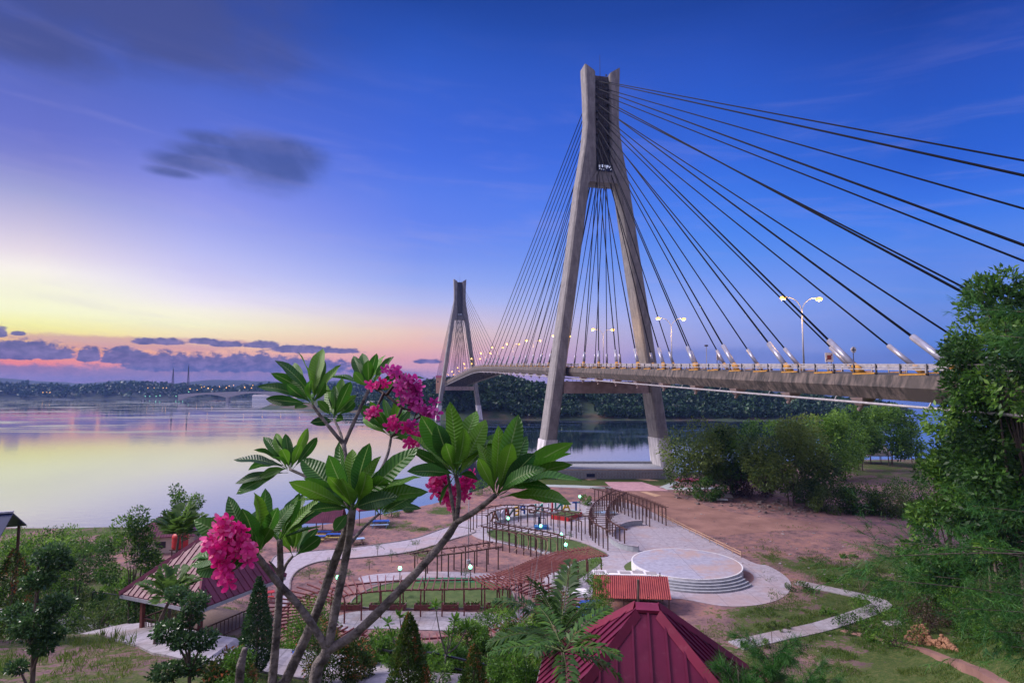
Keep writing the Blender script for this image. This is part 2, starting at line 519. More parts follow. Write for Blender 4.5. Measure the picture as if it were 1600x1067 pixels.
class B:
    """collects boxes, bars, tubes and prisms into ONE mesh"""
    def __init__(s):
        s.v, s.f = [], []

    def add(s, vs, fs):
        n = len(s.v)
        s.v += [tuple(p) for p in vs]
        s.f += [tuple(i + n for i in f) for f in fs]
        return s

    def box(s, c, size, rz=0.0):
        cx, cy, cz = c
        hx, hy, hz = (k / 2 for k in size)
        co, si = math.cos(rz), math.sin(rz)
        vs = []
        for z in (-hz, hz):
            for x, y in ((-hx, -hy), (hx, -hy), (hx, hy), (-hx, hy)):
                vs.append((cx + x * co - y * si, cy + x * si + y * co, cz + z))
        return s.add(vs, [(3, 2, 1, 0), (4, 5, 6, 7), (0, 1, 5, 4), (1, 2, 6, 5), (2, 3, 7, 6), (3, 0, 4, 7)])

    def bar(s, p, q, w, h=None):
        """rectangular bar from p to q"""
        h = h or w
        p, q = Vector(p), Vector(q)
        d = (q - p).normalized()
        up = Vector((0, 0, 1)) if abs(d.z) < 0.98 else Vector((0, 1, 0))
        a = d.cross(up).normalized() * (w / 2)
        b = a.cross(d).normalized() * (h / 2)
        vs = [p - a - b, p + a - b, p + a + b, p - a + b, q - a - b, q + a - b, q + a + b, q - a + b]
        return s.add(vs, [(3, 2, 1, 0), (4, 5, 6, 7), (0, 1, 5, 4), (1, 2, 6, 5), (2, 3, 7, 6), (3, 0, 4, 7)])

    def tube(s, pts, rad, n=8, cap=True):
        pts = [Vector(p) for p in pts]
        if isinstance(rad, (int, float)):
            rad = [rad] * len(pts)
        prev = None
        rings = []
        for i, p in enumerate(pts):
            d = (pts[min(i + 1, len(pts) - 1)] - pts[max(i - 1, 0)]).normalized()
            if prev is None:
                a = d.cross(Vector((0, 0, 1)) if abs(d.z) < 0.9 else Vector((1, 0, 0))).normalized()
            else:
                a = (prev - d * prev.dot(d)).normalized()
            prev = a
            b = d.cross(a)
            rings.append([p + (a * math.cos(2 * math.pi * k / n) + b * math.sin(2 * math.pi * k / n)) * rad[i] for k in range(n)])
        vs = [p for r in rings for p in r]
        fs = []
        for i in range(len(pts) - 1):
            for k in range(n):
                k2 = (k + 1) % n
                fs.append((i * n + k, i * n + k2, (i + 1) * n + k2, (i + 1) * n + k))
        if cap:
            fs.append(tuple(range(n - 1, -1, -1)))
            fs.append(tuple((len(pts) - 1) * n + k for k in range(n)))
        return s.add(vs, fs)

    def prism(s, poly, z0, z1):
        """vertical prism of a plan polygon (counter-clockwise or not)"""
        a = sum(poly[i][0] * poly[(i + 1) % len(poly)][1] - poly[(i + 1) % len(poly)][0] * poly[i][1] for i in range(len(poly)))
        if a < 0:
            poly = poly[::-1]
        n = len(poly)
        vs = [(p[0], p[1], z0) for p in poly] + [(p[0], p[1], z1) for p in poly]
        fs = [tuple(range(n - 1, -1, -1)), tuple(range(n, 2 * n))]
        fs += [(i, (i + 1) % n, n + (i + 1) % n, n + i) for i in range(n)]
        return s.add(vs, fs)

    def loft(s, rings, cap=True):
        n = len(rings[0])
        vs = [p for r in rings for p in r]
        fs = []
        for i in range(len(rings) - 1):
            for k in range(n):
                k2 = (k + 1) % n
                fs.append((i * n + k, i * n + k2, (i + 1) * n + k2, (i + 1) * n + k))
        if cap:
            fs.append(tuple(range(n - 1, -1, -1)))
            fs.append(tuple((len(rings) - 1) * n + k for k in range(n)))
        return s.add(vs, fs)

    def ball(s, c, r, n=8, m=5, sz=1.0):
        vs, fs = [], []
        for i in range(1, m):
            t = math.pi * i / m
            for k in range(n):
                f = 2 * math.pi * k / n
                vs.append((c[0] + r * math.sin(t) * math.cos(f), c[1] + r * math.sin(t) * math.sin(f), c[2] + sz * r * math.cos(t)))
        top, bot = len(vs), len(vs) + 1
        vs += [(c[0], c[1], c[2] + sz * r), (c[0], c[1], c[2] - sz * r)]
        for i in range(m - 2):
            for k in range(n):
                k2 = (k + 1) % n
                fs.append((i * n + k, (i + 1) * n + k, (i + 1) * n + k2, i * n + k2))
        for k in range(n):
            k2 = (k + 1) % n
            fs.append((top, k, k2))
            fs.append((bot, (m - 2) * n + k2, (m - 2) * n + k))
        return s.add(vs, fs)

    def build(s, name, mat, parent=None, smooth=False, label=None):
        me = bpy.data.meshes.new(name)
        me.from_pydata(s.v, [], s.f)
        me.validate()
        if smooth:
            me.polygons.foreach_set('use_smooth', [True] * len(me.polygons))
        me.update()
        o = link(name, me, mat, parent)
        if label: o['label'] = label
        return o


def quad_mesh(name, V, tint=None, mat=None, parent=None):
    """many separate quads, V is (N,4,3), one tint value per quad"""
    V = np.asarray(V, dtype=np.float32)
    n = len(V)
    me = bpy.data.meshes.new(name)
    me.vertices.add(n * 4)
    me.vertices.foreach_set('co', V.reshape(-1))
    me.loops.add(n * 4)
    me.loops.foreach_set('vertex_index', np.arange(n * 4, dtype=np.int32))
    me.polygons.add(n)
    me.polygons.foreach_set('loop_start', np.arange(0, n * 4, 4, dtype=np.int32))
    me.polygons.foreach_set('loop_total', np.full(n, 4, dtype=np.int32))
    if tint is not None:
        at = me.attributes.new('tint', 'FLOAT', 'POINT')
        at.data.foreach_set('value', np.repeat(np.asarray(tint, dtype=np.float32), 4))
    me.update(calc_edges=True)
    return link(name, me, mat, parent)


def unit(a):
    return a / np.maximum(np.linalg.norm(a, axis=-1, keepdims=True), 1e-9)


def leaf_quads(P, D, L, asp=0.45, flat=0.0):
    """a folded diamond leaf at each point P along direction D"""
    n = len(P)
    D = unit(D)
    rv = rng.normal(size=(n, 3))
    rv[:, 2] += flat
    Sd = unit(np.cross(D, rv))
    L = np.asarray(L).reshape(-1, 1) * np.ones((n, 1))
    mid = P + D * L * 0.45
    N = np.cross(Sd, D) * L * 0.10
    return np.stack([P, mid + Sd * L * asp * .5 + N, P + D * L, mid - Sd * L * asp * .5 + N], axis=1)


def sphere_pts(n):
    return unit(rng.normal(size=(n, 3)))


def grid_noise(x, y, sc, seed=0):
    """cheap smooth value noise, vectorised"""
    x = np.asarray(x, float) / sc
    y = np.asarray(y, float) / sc
    xi, yi = np.floor(x).astype(int), np.floor(y).astype(int)
    fx, fy = x - xi, y - yi
    fx, fy = fx * fx * (3 - 2 * fx), fy * fy * (3 - 2 * fy)

    def h(a, b):
        k = np.sin(a * 127.1 + b * 311.7 + seed * 74.7) * 43758.5453
        return k - np.floor(k)
    return (h(xi, yi) * (1 - fx) + h(xi + 1, yi) * fx) * (1 - fy) + (h(xi, yi + 1) * (1 - fx) + h(xi + 1, yi + 1) * fx) * fy


def sm(x, lo, hi):
    t = np.clip((np.asarray(x, float) - lo) / (hi - lo), 0, 1)
    return t * t * (3 - 2 * t)


def spline(pts, n=8, closed=False):
    """Catmull-Rom through plan or space points"""
    P = [Vector(p) if len(p) == 3 else Vector((p[0], p[1], 0)) for p in pts]
    out = []
    m = len(P)
    for i in range(m if closed else m - 1):
        if closed:
            a, b, c, d = P[(i - 1) % m], P[i], P[(i + 1) % m], P[(i + 2) % m]
        else:
            a, b, c, d = P[max(i - 1, 0)], P[i], P[i + 1], P[min(i + 2, m - 1)]
        for k in range(n):
            t = k / n
            out.append(0.5 * (2 * b + (c - a) * t + (2 * a - 5 * b + 4 * c - d) * t * t + (3 * b - a - 3 * c + d) * t ** 3))
    if not closed:
        out.append(P[-1])
    return out


def resample(pts, step):
    pts = [Vector(p) for p in pts]
    ds = [0]
    for a, b in zip(pts, pts[1:]):
        ds.append(ds[-1] + (b - a).length)
    n = max(1, int(round(ds[-1] / step)))
    out, j = [], 0
    for i in range(n + 1):
        t = ds[-1] * i / n
        while j < len(ds) - 2 and ds[j + 1] < t:
            j += 1
        k = (t - ds[j]) / max(ds[j + 1] - ds[j], 1e-9)
        out.append(pts[j].lerp(pts[j + 1], k))
    return out


# ------------------------------------------------------------------ terrain of the near shore
PC = ([-60, -20, 0, 3, 10, 17, 24, 31, 35, 42, 48, 53, 500], [30, 28, 25.2, 24.0, 19.9, 16.3, 14.8, 13.4, 11.8, 7.0, 3.6, 3.0, 3.0])
PL = ([-60, -20, 0, 3, 10, 17, 24, 31, 36, 40, 46, 55, 70, 85, 500], [30, 28, 25.2, 24.0, 20.5, 17.4, 15.4, 14.2, 12.7, 11.3, 8.8, 6.2, 4.0, 3.0, 3.0])
PR = ([-60, -20, 0, 3, 10, 17, 24, 31, 38, 45, 50, 500], [30, 28, 25.2, 24.0, 19.6, 15.6, 11, 7.0, 4.6, 3.3, 3.0, 3.0])
SHX = [-400, -94, -60, -41, -30, -22, -14.5, -9.4, -5, -3, 44, 75, 95, 150, 230, 400]
SHY = [100, 112, 113, 110, 118, 128, 137, 148, 160, 179, 179, 184, 212, 216, 190, 150]


def terrain(x, y):
    x = np.asarray(x, float)
    y = np.asarray(y, float)
    r = x / np.maximum(y, 12)
    wl = sm(-r, .36, .46)
    wr = sm(r, .25, .38)
    z = np.interp(y, *PC) * (1 - wl - wr) + np.interp(y, *PL) * wl + np.interp(y, *PR) * wr
    z = z + 11.5 * np.exp(-(((x - 45) / 14.5) ** 2 + ((y - 37) / 14) ** 2))
    hill = np.clip((z - 3.05) / 2, 0, 1)
    z = z + hill * ((grid_noise(x, y, 4.0, 1) - .5) * (.25 + .45 * sm(x, 5, 12)) + (grid_noise(x, y, 1.3, 2) - .5) * .16)
    # raised red ground behind the right-hand trees
    z = z + 1.2 * sm(x, 84, 96) * sm(y, 150, 162) * sm(-y, -203, -195)
    s = np.interp(x, SHX, SHY) + (grid_noise(x, y, 7, 3) - .5) * 2.0 * (1 - sm(x, -8, -4) * sm(-x, -50, -44)) - y
    k = sm(s, -5, 6.5)
    return -2.5 + (z + 2.5) * k


GX = np.concatenate([np.arange(-420, -130, 10), np.arange(-130, -44, 2.0), np.arange(-44, 60, 0.8), np.arange(60, 160, 2.0), np.arange(160, 421, 10)])
GY = np.concatenate([np.arange(-60, 0, 4.0), np.arange(0, 80, 0.8), np.arange(80, 232, 1.6)])
gx, gy = np.meshgrid(GX, GY)
GZ = terrain(gx, gy)


def gz(x, y):
    i = int(np.clip(np.searchsorted(GX, x) - 1, 0, len(GX) - 2))
    j = int(np.clip(np.searchsorted(GY, y) - 1, 0, len(GY) - 2))
    a = (x - GX[i]) / (GX[i + 1] - GX[i])
    b = (y - GY[j]) / (GY[j + 1] - GY[j])
    return float((GZ[j, i] * (1 - a) + GZ[j, i + 1] * a) * (1 - b) + (GZ[j + 1, i] * (1 - a) + GZ[j + 1, i + 1] * a) * b)


def ground(px, py):
    """where the line of sight through a photo pixel meets the near ground"""
    d = ray(px, py)
    t, st = 5.0, 0.25
    while t < 400:
        p = EYE + d * t
        if p.z < gz(p.x, p.y):
            return Vector((p.x, p.y, gz(p.x, p.y)))
        t += st
        st = 0.25 + t * 0.002
    return at_z(px, py, 3.0)


def base_at(px, y):
    """ground point at depth y below photo column px"""
    x = (px - 800) / FPX * y
    for _ in range(4):
        x = (px - 800) / FPX * (y * math.cos(PITCH) + (gz(x, y) - EYE.z) * math.sin(PITCH))
    return Vector((x, y, gz(x, y)))


def grid_mesh(name, X, Y, Z, mat, attrs=None):
    ny, nx = X.shape
    me = bpy.data.meshes.new(name)
    V = np.stack([X, Y, Z], -1).reshape(-1, 3).astype(np.float32)
    idx = np.arange(nx * ny).reshape(ny, nx)
    F = np.stack([idx[:-1, :-1], idx[:-1, 1:], idx[1:, 1:], idx[1:, :-1]], -1).reshape(-1, 4)
    me.vertices.add(len(V))
    me.vertices.foreach_set('co', V.reshape(-1))
    me.loops.add(F.size)
    me.loops.foreach_set('vertex_index', F.reshape(-1).astype(np.int32))
    me.polygons.add(len(F))
    me.polygons.foreach_set('loop_start', np.arange(0, F.size, 4, dtype=np.int32))
    me.polygons.foreach_set('loop_total', np.full(len(F), 4, dtype=np.int32))
    me.polygons.foreach_set('use_smooth', np.ones(len(F), dtype=bool))
    for k, a in (attrs or {}).items():
        at = me.attributes.new(k, 'FLOAT', 'POINT')
        at.data.foreach_set('value', np.asarray(a, dtype=np.float32).reshape(-1))
    me.update(calc_edges=True)
    return link(name, me, mat)


# grass / earth mask: what grows where
hx = gx / np.maximum(gy, 12)
grassy = 0.62 * sm(GZ, 3.4, 5.5) + 0.25 * (grid_noise(gx, gy, 5, 5) - .4)
grassy += 0.5 * sm(gx, 10, 16) * sm(-gy, -72, -60)                    # field at lower right
grassy += 0.55 * sm(gx, 30, 42) * sm(-gy, -96, -84) * (grid_noise(gx, gy, 6, 8))
grassy += 0.9 * sm(gy, 150, 155) * sm(gx, 5, 8) * sm(-gx, -44, -40)
grassy += 0.35 * sm(gx, 45, 60) * sm(gy, 110, 125)
grassy += 0.55 * sm(-hx, .50, .60) * sm(gy, 50, 58) * (.5 + grid_noise(gx, gy, 4, 33))
grassy += 0.42 * sm(-gx, 6, 12) * sm(gy, 70, 80) * sm(grid_noise(gx, gy, 5, 27), .45, .75)
grassy -= 0.30 * sm(-hx, .40, .5) * sm(gy, 52, 64) + 0.10 * sm(-gx, 8, 16) * sm(-gy, -34, -30) * grid_noise(gx, gy, 3.1, 18)
grassy += 0.42 * sm(gx, 18, 26) * sm(gy, 58, 66) * sm(-gy, -100, -88) * sm(grid_noise(gx, gy, 9, 19), .35, .7)
grassy += 0.5 * sm(gy, 98, 104) * sm(-gx, 8, 14) * sm(grid_noise(gx, gy, 6, 20), .5, .8)
grassy = np.clip(grassy, 0, 1)
m, t, p = base_mat('park_ground')
co = nd(t, 'ShaderNodeTexCoord')
v = co.outputs['Object']
at = nd(t, 'ShaderNodeAttribute', attribute_name='grassy')
n1 = noise(t, v, 0.35, 6, .6)
n2 = noise(t, v, 2.2, 5, .65)
n3 = noise(t, v, 9, 4, .6)
soil = ramp(t, mth(t, 'ADD', mth(t, 'MULTIPLY', n1, .6), mth(t, 'MULTIPLY', n2, .4)),
            [(.34, (0.07, 0.045, 0.05, 1)), (.43, (0.155, 0.095, 0.098, 1)), (.51, (0.24, 0.138, 0.135, 1)), (.58, (0.29, 0.15, 0.12, 1)), (.68, (0.36, 0.26, 0.265, 1))])
grs = ramp(t, mth(t, 'ADD', mth(t, 'MULTIPLY', n3, .5), mth(t, 'MULTIPLY', n2, .5)),
           [(.34, (0.025, 0.045, 0.012, 1)), (.5, (0.055, 0.085, 0.022, 1)), (.64, (0.13, 0.115, 0.05, 1))])
gm = mth(t, 'ADD', at.outputs['Fac'], mth(t, 'MULTIPLY', mth(t, 'SUBTRACT', mth(t, 'ADD', mth(t, 'MULTIPLY', n1, .5), mth(t, 'MULTIPLY', n2, .5)), .5), 2.6))
t.links.new(mixc(t, sstep(t, gm, .38, .60), soil, grs), p.inputs['Base Color'])
p.inputs['Roughness'].default_value = .95
p.inputs['Specular IOR Level'].default_value = .1
bp = nd(t, 'ShaderNodeBump')
bp.inputs['Strength'].default_value = .6
bp.inputs['Distance'].default_value = .12
t.links.new(mth(t, 'ADD', n2, mth(t, 'MULTIPLY', n3, .5)), bp.inputs['Height'])
t.links.new(bp.outputs[0], p.inputs['Normal'])
tag(grid_mesh('ground', gx, gy, GZ, m, {'grassy': grassy}), kind='structure')

# ------------------------------------------------------------------ water
m, t, p = base_mat('sea_water')
co = nd(t, 'ShaderNodeTexCoord')
mp = nd(t, 'ShaderNodeMapping')
mp.inputs['Scale'].default_value = (0.5, 1.0, 1)
t.links.new(co.outputs['Object'], mp.inputs[0])
p.inputs['Base Color'].default_value = (0.014, 0.03, 0.05, 1)
p.inputs['Roughness'].default_value = 0.13
p.inputs['IOR'].default_value = 1.33
w1 = noise(t, mp.outputs[0], 0.5, 4, .5)
mp2 = nd(t, 'ShaderNodeMapping')
mp2.inputs['Scale'].default_value = (0.004, 0.02, 1)
t.links.new(co.outputs['Object'], mp2.inputs[0])
w2 = noise(t, mp2.outputs[0], 2.0, 5, .6, .6)
bp = nd(t, 'ShaderNodeBump')
bp.inputs['Strength'].default_value = .05
bp.inputs['Distance'].default_value = .3
t.links.new(w1, bp.inputs['Height'])
t.links.new(bp.outputs[0], p.inputs['Normal'])
spw = nd(t, 'ShaderNodeSeparateXYZ')
t.links.new(co.outputs['Object'], spw.inputs[0])
fary = sstep(t, spw.outputs[1], 260, 480)
t.links.new(mth(t, 'ADD', mth(t, 'MULTIPLY', mth(t, 'MULTIPLY', sstep(t, w2, .48, .62), fary), .20), .03), p.inputs['Roughness'])
gl = nd(t, 'ShaderNodeBsdfGlossy')
gl.inputs['Color'].default_value = (.95, .95, .97, 1)
t.links.new(bp.outputs[0], gl.inputs['Normal'])
t.links.new(p.inputs['Roughness'].links[0].from_socket, gl.inputs['Roughness'])
mx = nd(t, 'ShaderNodeMixShader')
mx.inputs[0].default_value = .5
t.links.new(p.outputs[0], mx.inputs[1])
t.links.new(gl.outputs[0], mx.inputs[2])
t.links.new(mx.outputs[0], t.nodes['Material Output'].inputs['Surface'])
tag(B().add([(-5200, 60, 0), (5200, 60, 0), (5200, 5600, 0), (-5200, 5600, 0)], [(0, 1, 2, 3)]).build('water', m), kind='structure')


# ------------------------------------------------------------------ far shores
def land(name, x0, x1, y0, y1, nx, ny, fn, mat):
    X_, Y_ = np.meshgrid(np.linspace(x0, x1, nx), np.linspace(y0, y1, ny))
    Z_ = fn(X_, Y_)
    o = grid_mesh(name, X_, Y_, Z_, mat)
    return tag(o, kind='structure')


def island(x, y):
    crest = np.interp(x, [-330, -230, -150, -95, -60, -10, 40, 110, 190, 250, 300, 345, 380], [5, 9, 13, 27, 29, 31, 21, 19, 21, 15, 9, 4, -2])
    y0 = np.interp(x, [-330, -180, -120, -60, 60, 150, 250, 380], [800, 690, 600, 524, 522, 512, 505, 520]) + (grid_noise(x, y, 22, 4) - .5) * 12
    up = sm(y - y0, -4, 85)
    dn = 1 - sm(y - y0, 130, 260)
    z = -2.5 + (crest + 2.5) * up * dn + 1.6 * sm(y - y0, -2, 3) * dn
    return z + (grid_noise(x, y, 30, 6) - .5) * 7 * up * dn


M['islandsoil'] = pmat('island_soil', (0.13, 0.075, 0.055), (0.03, 0.05, 0.025), .03, rough=.95, lo=.5, hi=.68)
land('island_hill', -340, 390, 480, 900, 147, 85, island, M['islandsoil'])


def farshore(x, y):
    top = np.interp(x, [-2600, -1800, -1450, -1300, -1150, -1000, -850, -700, -560, -430, -330, -250], [32, 30, 22, 18, 25, 26, 18, 24, 20, 17, 22, 14])
    y0 = 1640 + (grid_noise(x, y, 90, 11) - .5) * 50 - 260 * sm(x, -560, -330)
    up = sm(y - y0, -5, 110)
    return -3 + (top * (.55 + .7 * grid_noise(x, y, 160, 12)) + 3) * up * (1 - sm(y, 2050, 2300)) + 1.5 * sm(y - y0, -3, 4)


M['farsoil'] = pmat('far_soil', (0.022, 0.032, 0.028), (0.014, 0.022, 0.02), .01, rough=.95)
land('far_shore', -2700, -230, 1340, 2330, 130, 60, farshore, M['farsoil'])


def ridge(x, y):
    top = np.interp(x, [-4200, -3200, -2900, -2560, -2300, -2100, -1800, -1500, -1250, -950, -500, 100, 700, 1500, 2600, 4200],
                    [70, 90, 76, 62, 82, 60, 92, 80, 74, 66, 52, 48, 38, 30, 26, 24])
    up = sm(y, 3250, 3600) * (1 - sm(y, 3700, 4100))
    return -3 + top * up * (.78 + .36 * grid_noise(x, y, 260, 15) + .12 * grid_noise(x, y, 60, 16))


land('distant_hills', -4400, 4400, 3200, 4150, 220, 24, ridge, M['farsoil'])


def forest(name, pts, rad, per, mat, squash=.8, leaf=.75):
    """a mass of far tree crowns, each a cluster of leaf clumps"""
    n = len(pts)
    C = np.repeat(pts, per, 0)
    Rr = np.repeat(rad, per)[:, None]
    d = sphere_pts(n * per)
    d[:, 2] = np.abs(d[:, 2]) * 1.15 - .15
    sq = np.repeat(squash * rng.uniform(.7, 1.6, n), per)[:, None]
    P = C + d * Rr * np.concatenate([np.ones_like(sq), np.ones_like(sq), sq], 1) * rng.uniform(.75, 1.05, (n * per, 1))
    P[:, 2] += np.repeat(rad, per) * .7
    Q = leaf_quads(P - d * Rr * .25, d + rng.normal(size=d.shape) * .7, Rr[:, 0] * leaf * rng.uniform(.7, 1.3, n * per), .95)
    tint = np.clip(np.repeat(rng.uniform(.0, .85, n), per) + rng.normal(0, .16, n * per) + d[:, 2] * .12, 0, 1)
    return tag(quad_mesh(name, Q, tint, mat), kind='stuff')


N = 13000
px_ = rng.uniform(-320, 372, N)
py_ = 500 + rng.beta(1.1, 2.0, N) * 290
pz_ = island(px_, py_)
clear = (grid_noise(px_, py_, 34, 9) > .86) | ((px_ > -75) & (px_ < 0) & (pz_ < 6)) | ((px_ > 118) & (px_ < 190) & (pz_ > 17.5) & (py_ < 620))
ok = (pz_ > 1.3) & ~clear
pts = np.stack([px_, py_, pz_], 1)[ok]
forest('forest', pts, rng.uniform(2.2, 5.2, len(pts)), 34, M['leafF'], 1.05, .55)
N = 6500
px_ = rng.uniform(-2500, -260, N)
py_ = 1350 + rng.beta(1, 1.6, N) * 680
pz_ = farshore(px_, py_)
ok = pz_ > 2
pts = np.stack([px_, py_, pz_], 1)[ok]
forest('forest', pts, rng.uniform(5, 11, len(pts)), 12, M['leafF'], .8, .9)

# ------------------------------------------------------------------ the bridge
P1 = Vector((26.0, 171.0, 0))
AX = Vector((-0.203, 0.979, 0)).normalized()
BRZ = math.atan2(-AX.x, AX.y)
UX = Vector((AX.y, -AX.x, 0))
bridge = thing('cable_stayed_bridge', 'long grey cable-stayed bridge on two tall A-shaped pylons crossing the strait', 'bridge', P1, BRZ)


def bw(u, s, z):
    """bridge coordinates (across, along, up) to the world"""
    return P1 + UX * u + AX * s + Vector((0, 0, z))


def zd(s):
    return 39.2 - .042 * (math.sqrt((s - 175) ** 2 + 900) - 30)


prof = [(-11, 0), (-11.4, -1.2), (-10.6, -2.5), (-9.0, -2.5), (-8.2, -1.0), (8.2, -1.0), (9.0, -2.5), (10.6, -2.5), (11.4, -1.2), (11, 0)]
ss = [-200 + 6 * i for i in range(124)]
b = B()
b.loft([[(u, s, zd(s) + w) for u, w in prof] for s in ss])
for s in np.arange(-194, 530, 5.9):
    b.box((0, float(s), zd(s) - 1.7), (17.0, .5, 1.5))
deck = b.build('deck', M['deck'], bridge)
b = B()
b.loft([[(-9.2, s, zd(s) + .004), (9.2, s, zd(s) + .004), (9.2, s, zd(s) + .03), (-9.2, s, zd(s) + .03)] for s in ss])
b.build('roadway', M['asphalt'], deck)
for sg in (-1, 1):
    b = B()
    for k in range(len(ss) - 1):
        for h in (.55, 1.05):
            b.bar((sg * 10.8, ss[k], zd(ss[k]) + h), (sg * 10.8, ss[k + 1], zd(ss[k + 1]) + h), .09, .11)
        b.bar((sg * 9.4, ss[k], zd(ss[k]) + .8), (sg * 9.4, ss[k + 1], zd(ss[k + 1]) + .8), .08, .24)
    for s in np.arange(-197.5, 530, 3.0):
        b.box((sg * 9.4, float(s), zd(float(s)) + .34), (.12, .12, .68))
    rl = b.build('railing', M['rail'], deck)
    b = B()
    for s in np.arange(-199, 530, 3.0):
        s = float(s)
        if -121 < s < 29:                 # the fifty that show largest on each edge
            B().box((sg * 10.8, s, zd(s) + .56), (.14, .16, 1.12)).build('post', M['raildark'], deck)
        else:
            b.box((sg * 10.8, s, zd(s) + .56), (.14, .16, 1.12))
    tag(b.build('post', M['raildark'], deck), kind='stuff')
    b = B()
    for s in np.arange(-199, 530, 6.0):
        s = float(s)
        if -151 < s < 149:
            B().box((sg * 10.86, s + 1.5, zd(s + 1.5) + .09), (.34, 3.0, .16)).build('painted_kerb', M['yellow'], deck)
        else:
            b.box((sg * 10.86, s + 1.5, zd(s + 1.5) + .09), (.34, 3.0, .16))
    tag(b.build('painted_kerb', M['yellow'], deck), kind='stuff')
b = B()
b.tube([(-10.9, s, zd(s) - 3.0) for s in ss], .13, 8)
for s in np.arange(-199, 530, 12.0):
    b.bar((-10.9, float(s), zd(s) - 3.0), (-10.5, float(s), zd(s) - 2.4), .10)
b.build('service_pipe', M['rail'], deck)

# pylons -------------------------------------------------------------
ZL = [0.0, 3, 12, 60, 85.5]
UC = [18.1, 17.9, 16.6, 9.6, 6.1]
WD = [3.6, 3.6, 3.3, 3.15, 3.2]
DP = [7.4, 7.4, 7.0, 6.2, 5.6]


def rect(u0, u1, d, z, ch=.35):
    h = d / 2
    return [(u0 + ch, -h, z), (u1 - ch, -h, z), (u1, -h + ch, z), (u1, h - ch, z), (u1 - ch, h, z), (u0 + ch, h, z), (u0, h - ch, z), (u0, -h + ch, z)]


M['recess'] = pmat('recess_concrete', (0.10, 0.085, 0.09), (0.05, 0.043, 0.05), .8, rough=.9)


def make_pylon():
    b = B()
    for sg in (-1, 1):
        rg = []
        for z, i, o, d in ((85.5, 4.4, 7.7, 5.6), (89.2, 2.25, 7.0, 5.3), (97, 2.25, 5.7, 4.9), (104, 2.25, 4.95, 4.6), (112, 2.25, 5.05, 4.7), (118.2, 2.25, 5.3, 4.9)):
            r = rect(min(sg * i, sg * o), max(sg * i, sg * o), d, z)
            rg.append(r)
        # sloping horn at the top
        r = rect(min(sg * 2.25, sg * 5.4), max(sg * 2.25, sg * 5.4), 4.9, 118.2)
        rg.append([(u, v_, 119.0 + 2.0 * (abs(u) - 2.25) / 3.1) for u, v_, z in r])
        b.loft(rg)
    head = b.build('pylon', M['tower'], bridge)
    for sg in (-1, 1):
        b = B()
        rg = []
        for z, uc, w, d in zip(ZL, UC, WD, DP):
            rg.append(rect(sg * uc - w / 2, sg * uc + w / 2, d, z, .45))
        b.loft(rg)
        b.build('leg', M['tower'], head)
        b = B()
        b.loft([rect(sg * 17.95 - 2.05, sg * 17.95 + 2.05, 8.0, 1.0, .5), rect(sg * 16.45 - 1.9, sg * 16.45 + 1.9, 7.5, 13.2, .5)])
        b.build('leg_collar', M['collar'], head)
    b = B()
    b.box((0, 0, 28.0 - .6), (25.0, 5.0, 3.3))
    b.build('cross_beam', M['pinkbeam'], head)
    b = B()
    for x in np.arange(-11, 11.1, 1.1):
        b.bar((float(x), -2.4, 29.0), (float(x), -2.4, 30.0), .07)
    b.bar((-11, -2.4, 30.0), (11, -2.4, 30.0), .07)
    b.build('inspection_rail', M['raildark'], head)
    b = B()
    b.loft([rect(-4.46, 4.46, 5.2, 86.0, .1), rect(-2.5, 2.5, 5.0, 89.25, .1)])
    b.build('upper_beam', M['tower'], head)
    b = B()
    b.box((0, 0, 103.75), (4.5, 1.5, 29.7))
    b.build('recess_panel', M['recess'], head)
    b = B()
    for k in range(13):
        for su in (-1, 1):
            for sv in (-1, 1):
                b.box((su * 1.65, sv * .95, 89.85 + 2.25 * k), (.75, .55, 1.1))
    for k in range(13):
        b.box((0, -.85, 90.9 + 2.1 * k), (4.0, .22, .18))
        b.box((0, .85, 90.9 + 2.1 * k), (4.0, .22, .18))
    for sv in (-1, 1):
        for x in (-2.05, -.7, .0, .7, 2.05):
            b.box((x, sv * 1.0, 104), (.14, .3, 27.6))
        for k in range(26):
            b.box((0, sv * .92, 90.6 + 1.05 * k), (4.2, .1, .1))
    b.build('cable_anchors', M['raildark'], head, label='row of dark cable anchor boxes set in the recess')
    b = B()
    b.tube([(0, 0, 118.4), (0, 0, 125.5)], [.09, .04], 6)
    b.tube([(1.6, -.5, 117.4), (1.6, -.5, 119.6)], .05, 5)
    b.box((1.75, -.5, 119.2), (.5, .3, .3))
    b.build('mast', M['raildark'], head)
    sg = B().box((.25, -2.75, 90.2), (4.4, .25, 2.0)).build('name_board', M['navy'], head)
    b = B()                       # half-lit letters on the board
    yy = -2.92
    for (x, z, w, h) in ((-1.45, 90.6, .55, .6), (-1.45, 89.75, .5, .12), (-1.45, 90.0, .1, .5), (-.75, 90.62, .16, .7), (-.6, 90.9, .3, .14), (-.6, 90.62, .26, .14), (-.6, 90.36, .3, .14),
                         (.1, 90.5, .2, .9), (.62, 90.45, .18, .95), (.82, 90.85, .4, .16), (.86, 90.45, .4, .16), (1.05, 90.65, .16, .4), (-.9, 89.7, .14, .3), (-.3, 89.65, .14, .22)):
        b.box((x, yy, z), (w, .06, h))
    b.bar((1.35, yy, 90.2), (1.8, yy, 90.95), .05, .2)
    b.bar((1.75, yy, 89.6), (2.1, yy, 90.1), .05, .16)
    b.build('lettering', emat('sign_white_light', (.75, .82, 1.0), 0.42), sg)
    return head


py1 = make_pylon()
py1['label'] = 'near tall pylon with flared head and splayed legs'
py2 = copy_tree(py1, bridge)
py2.location = (0, 350, 0)
py2['label'] = 'far smaller-looking pylon on the opposite shore'

# stay cables: 13 in each of the 8 fans -------------------------------
def sleeve_len(s_mid, k):
    return 2.4 + .30 * k


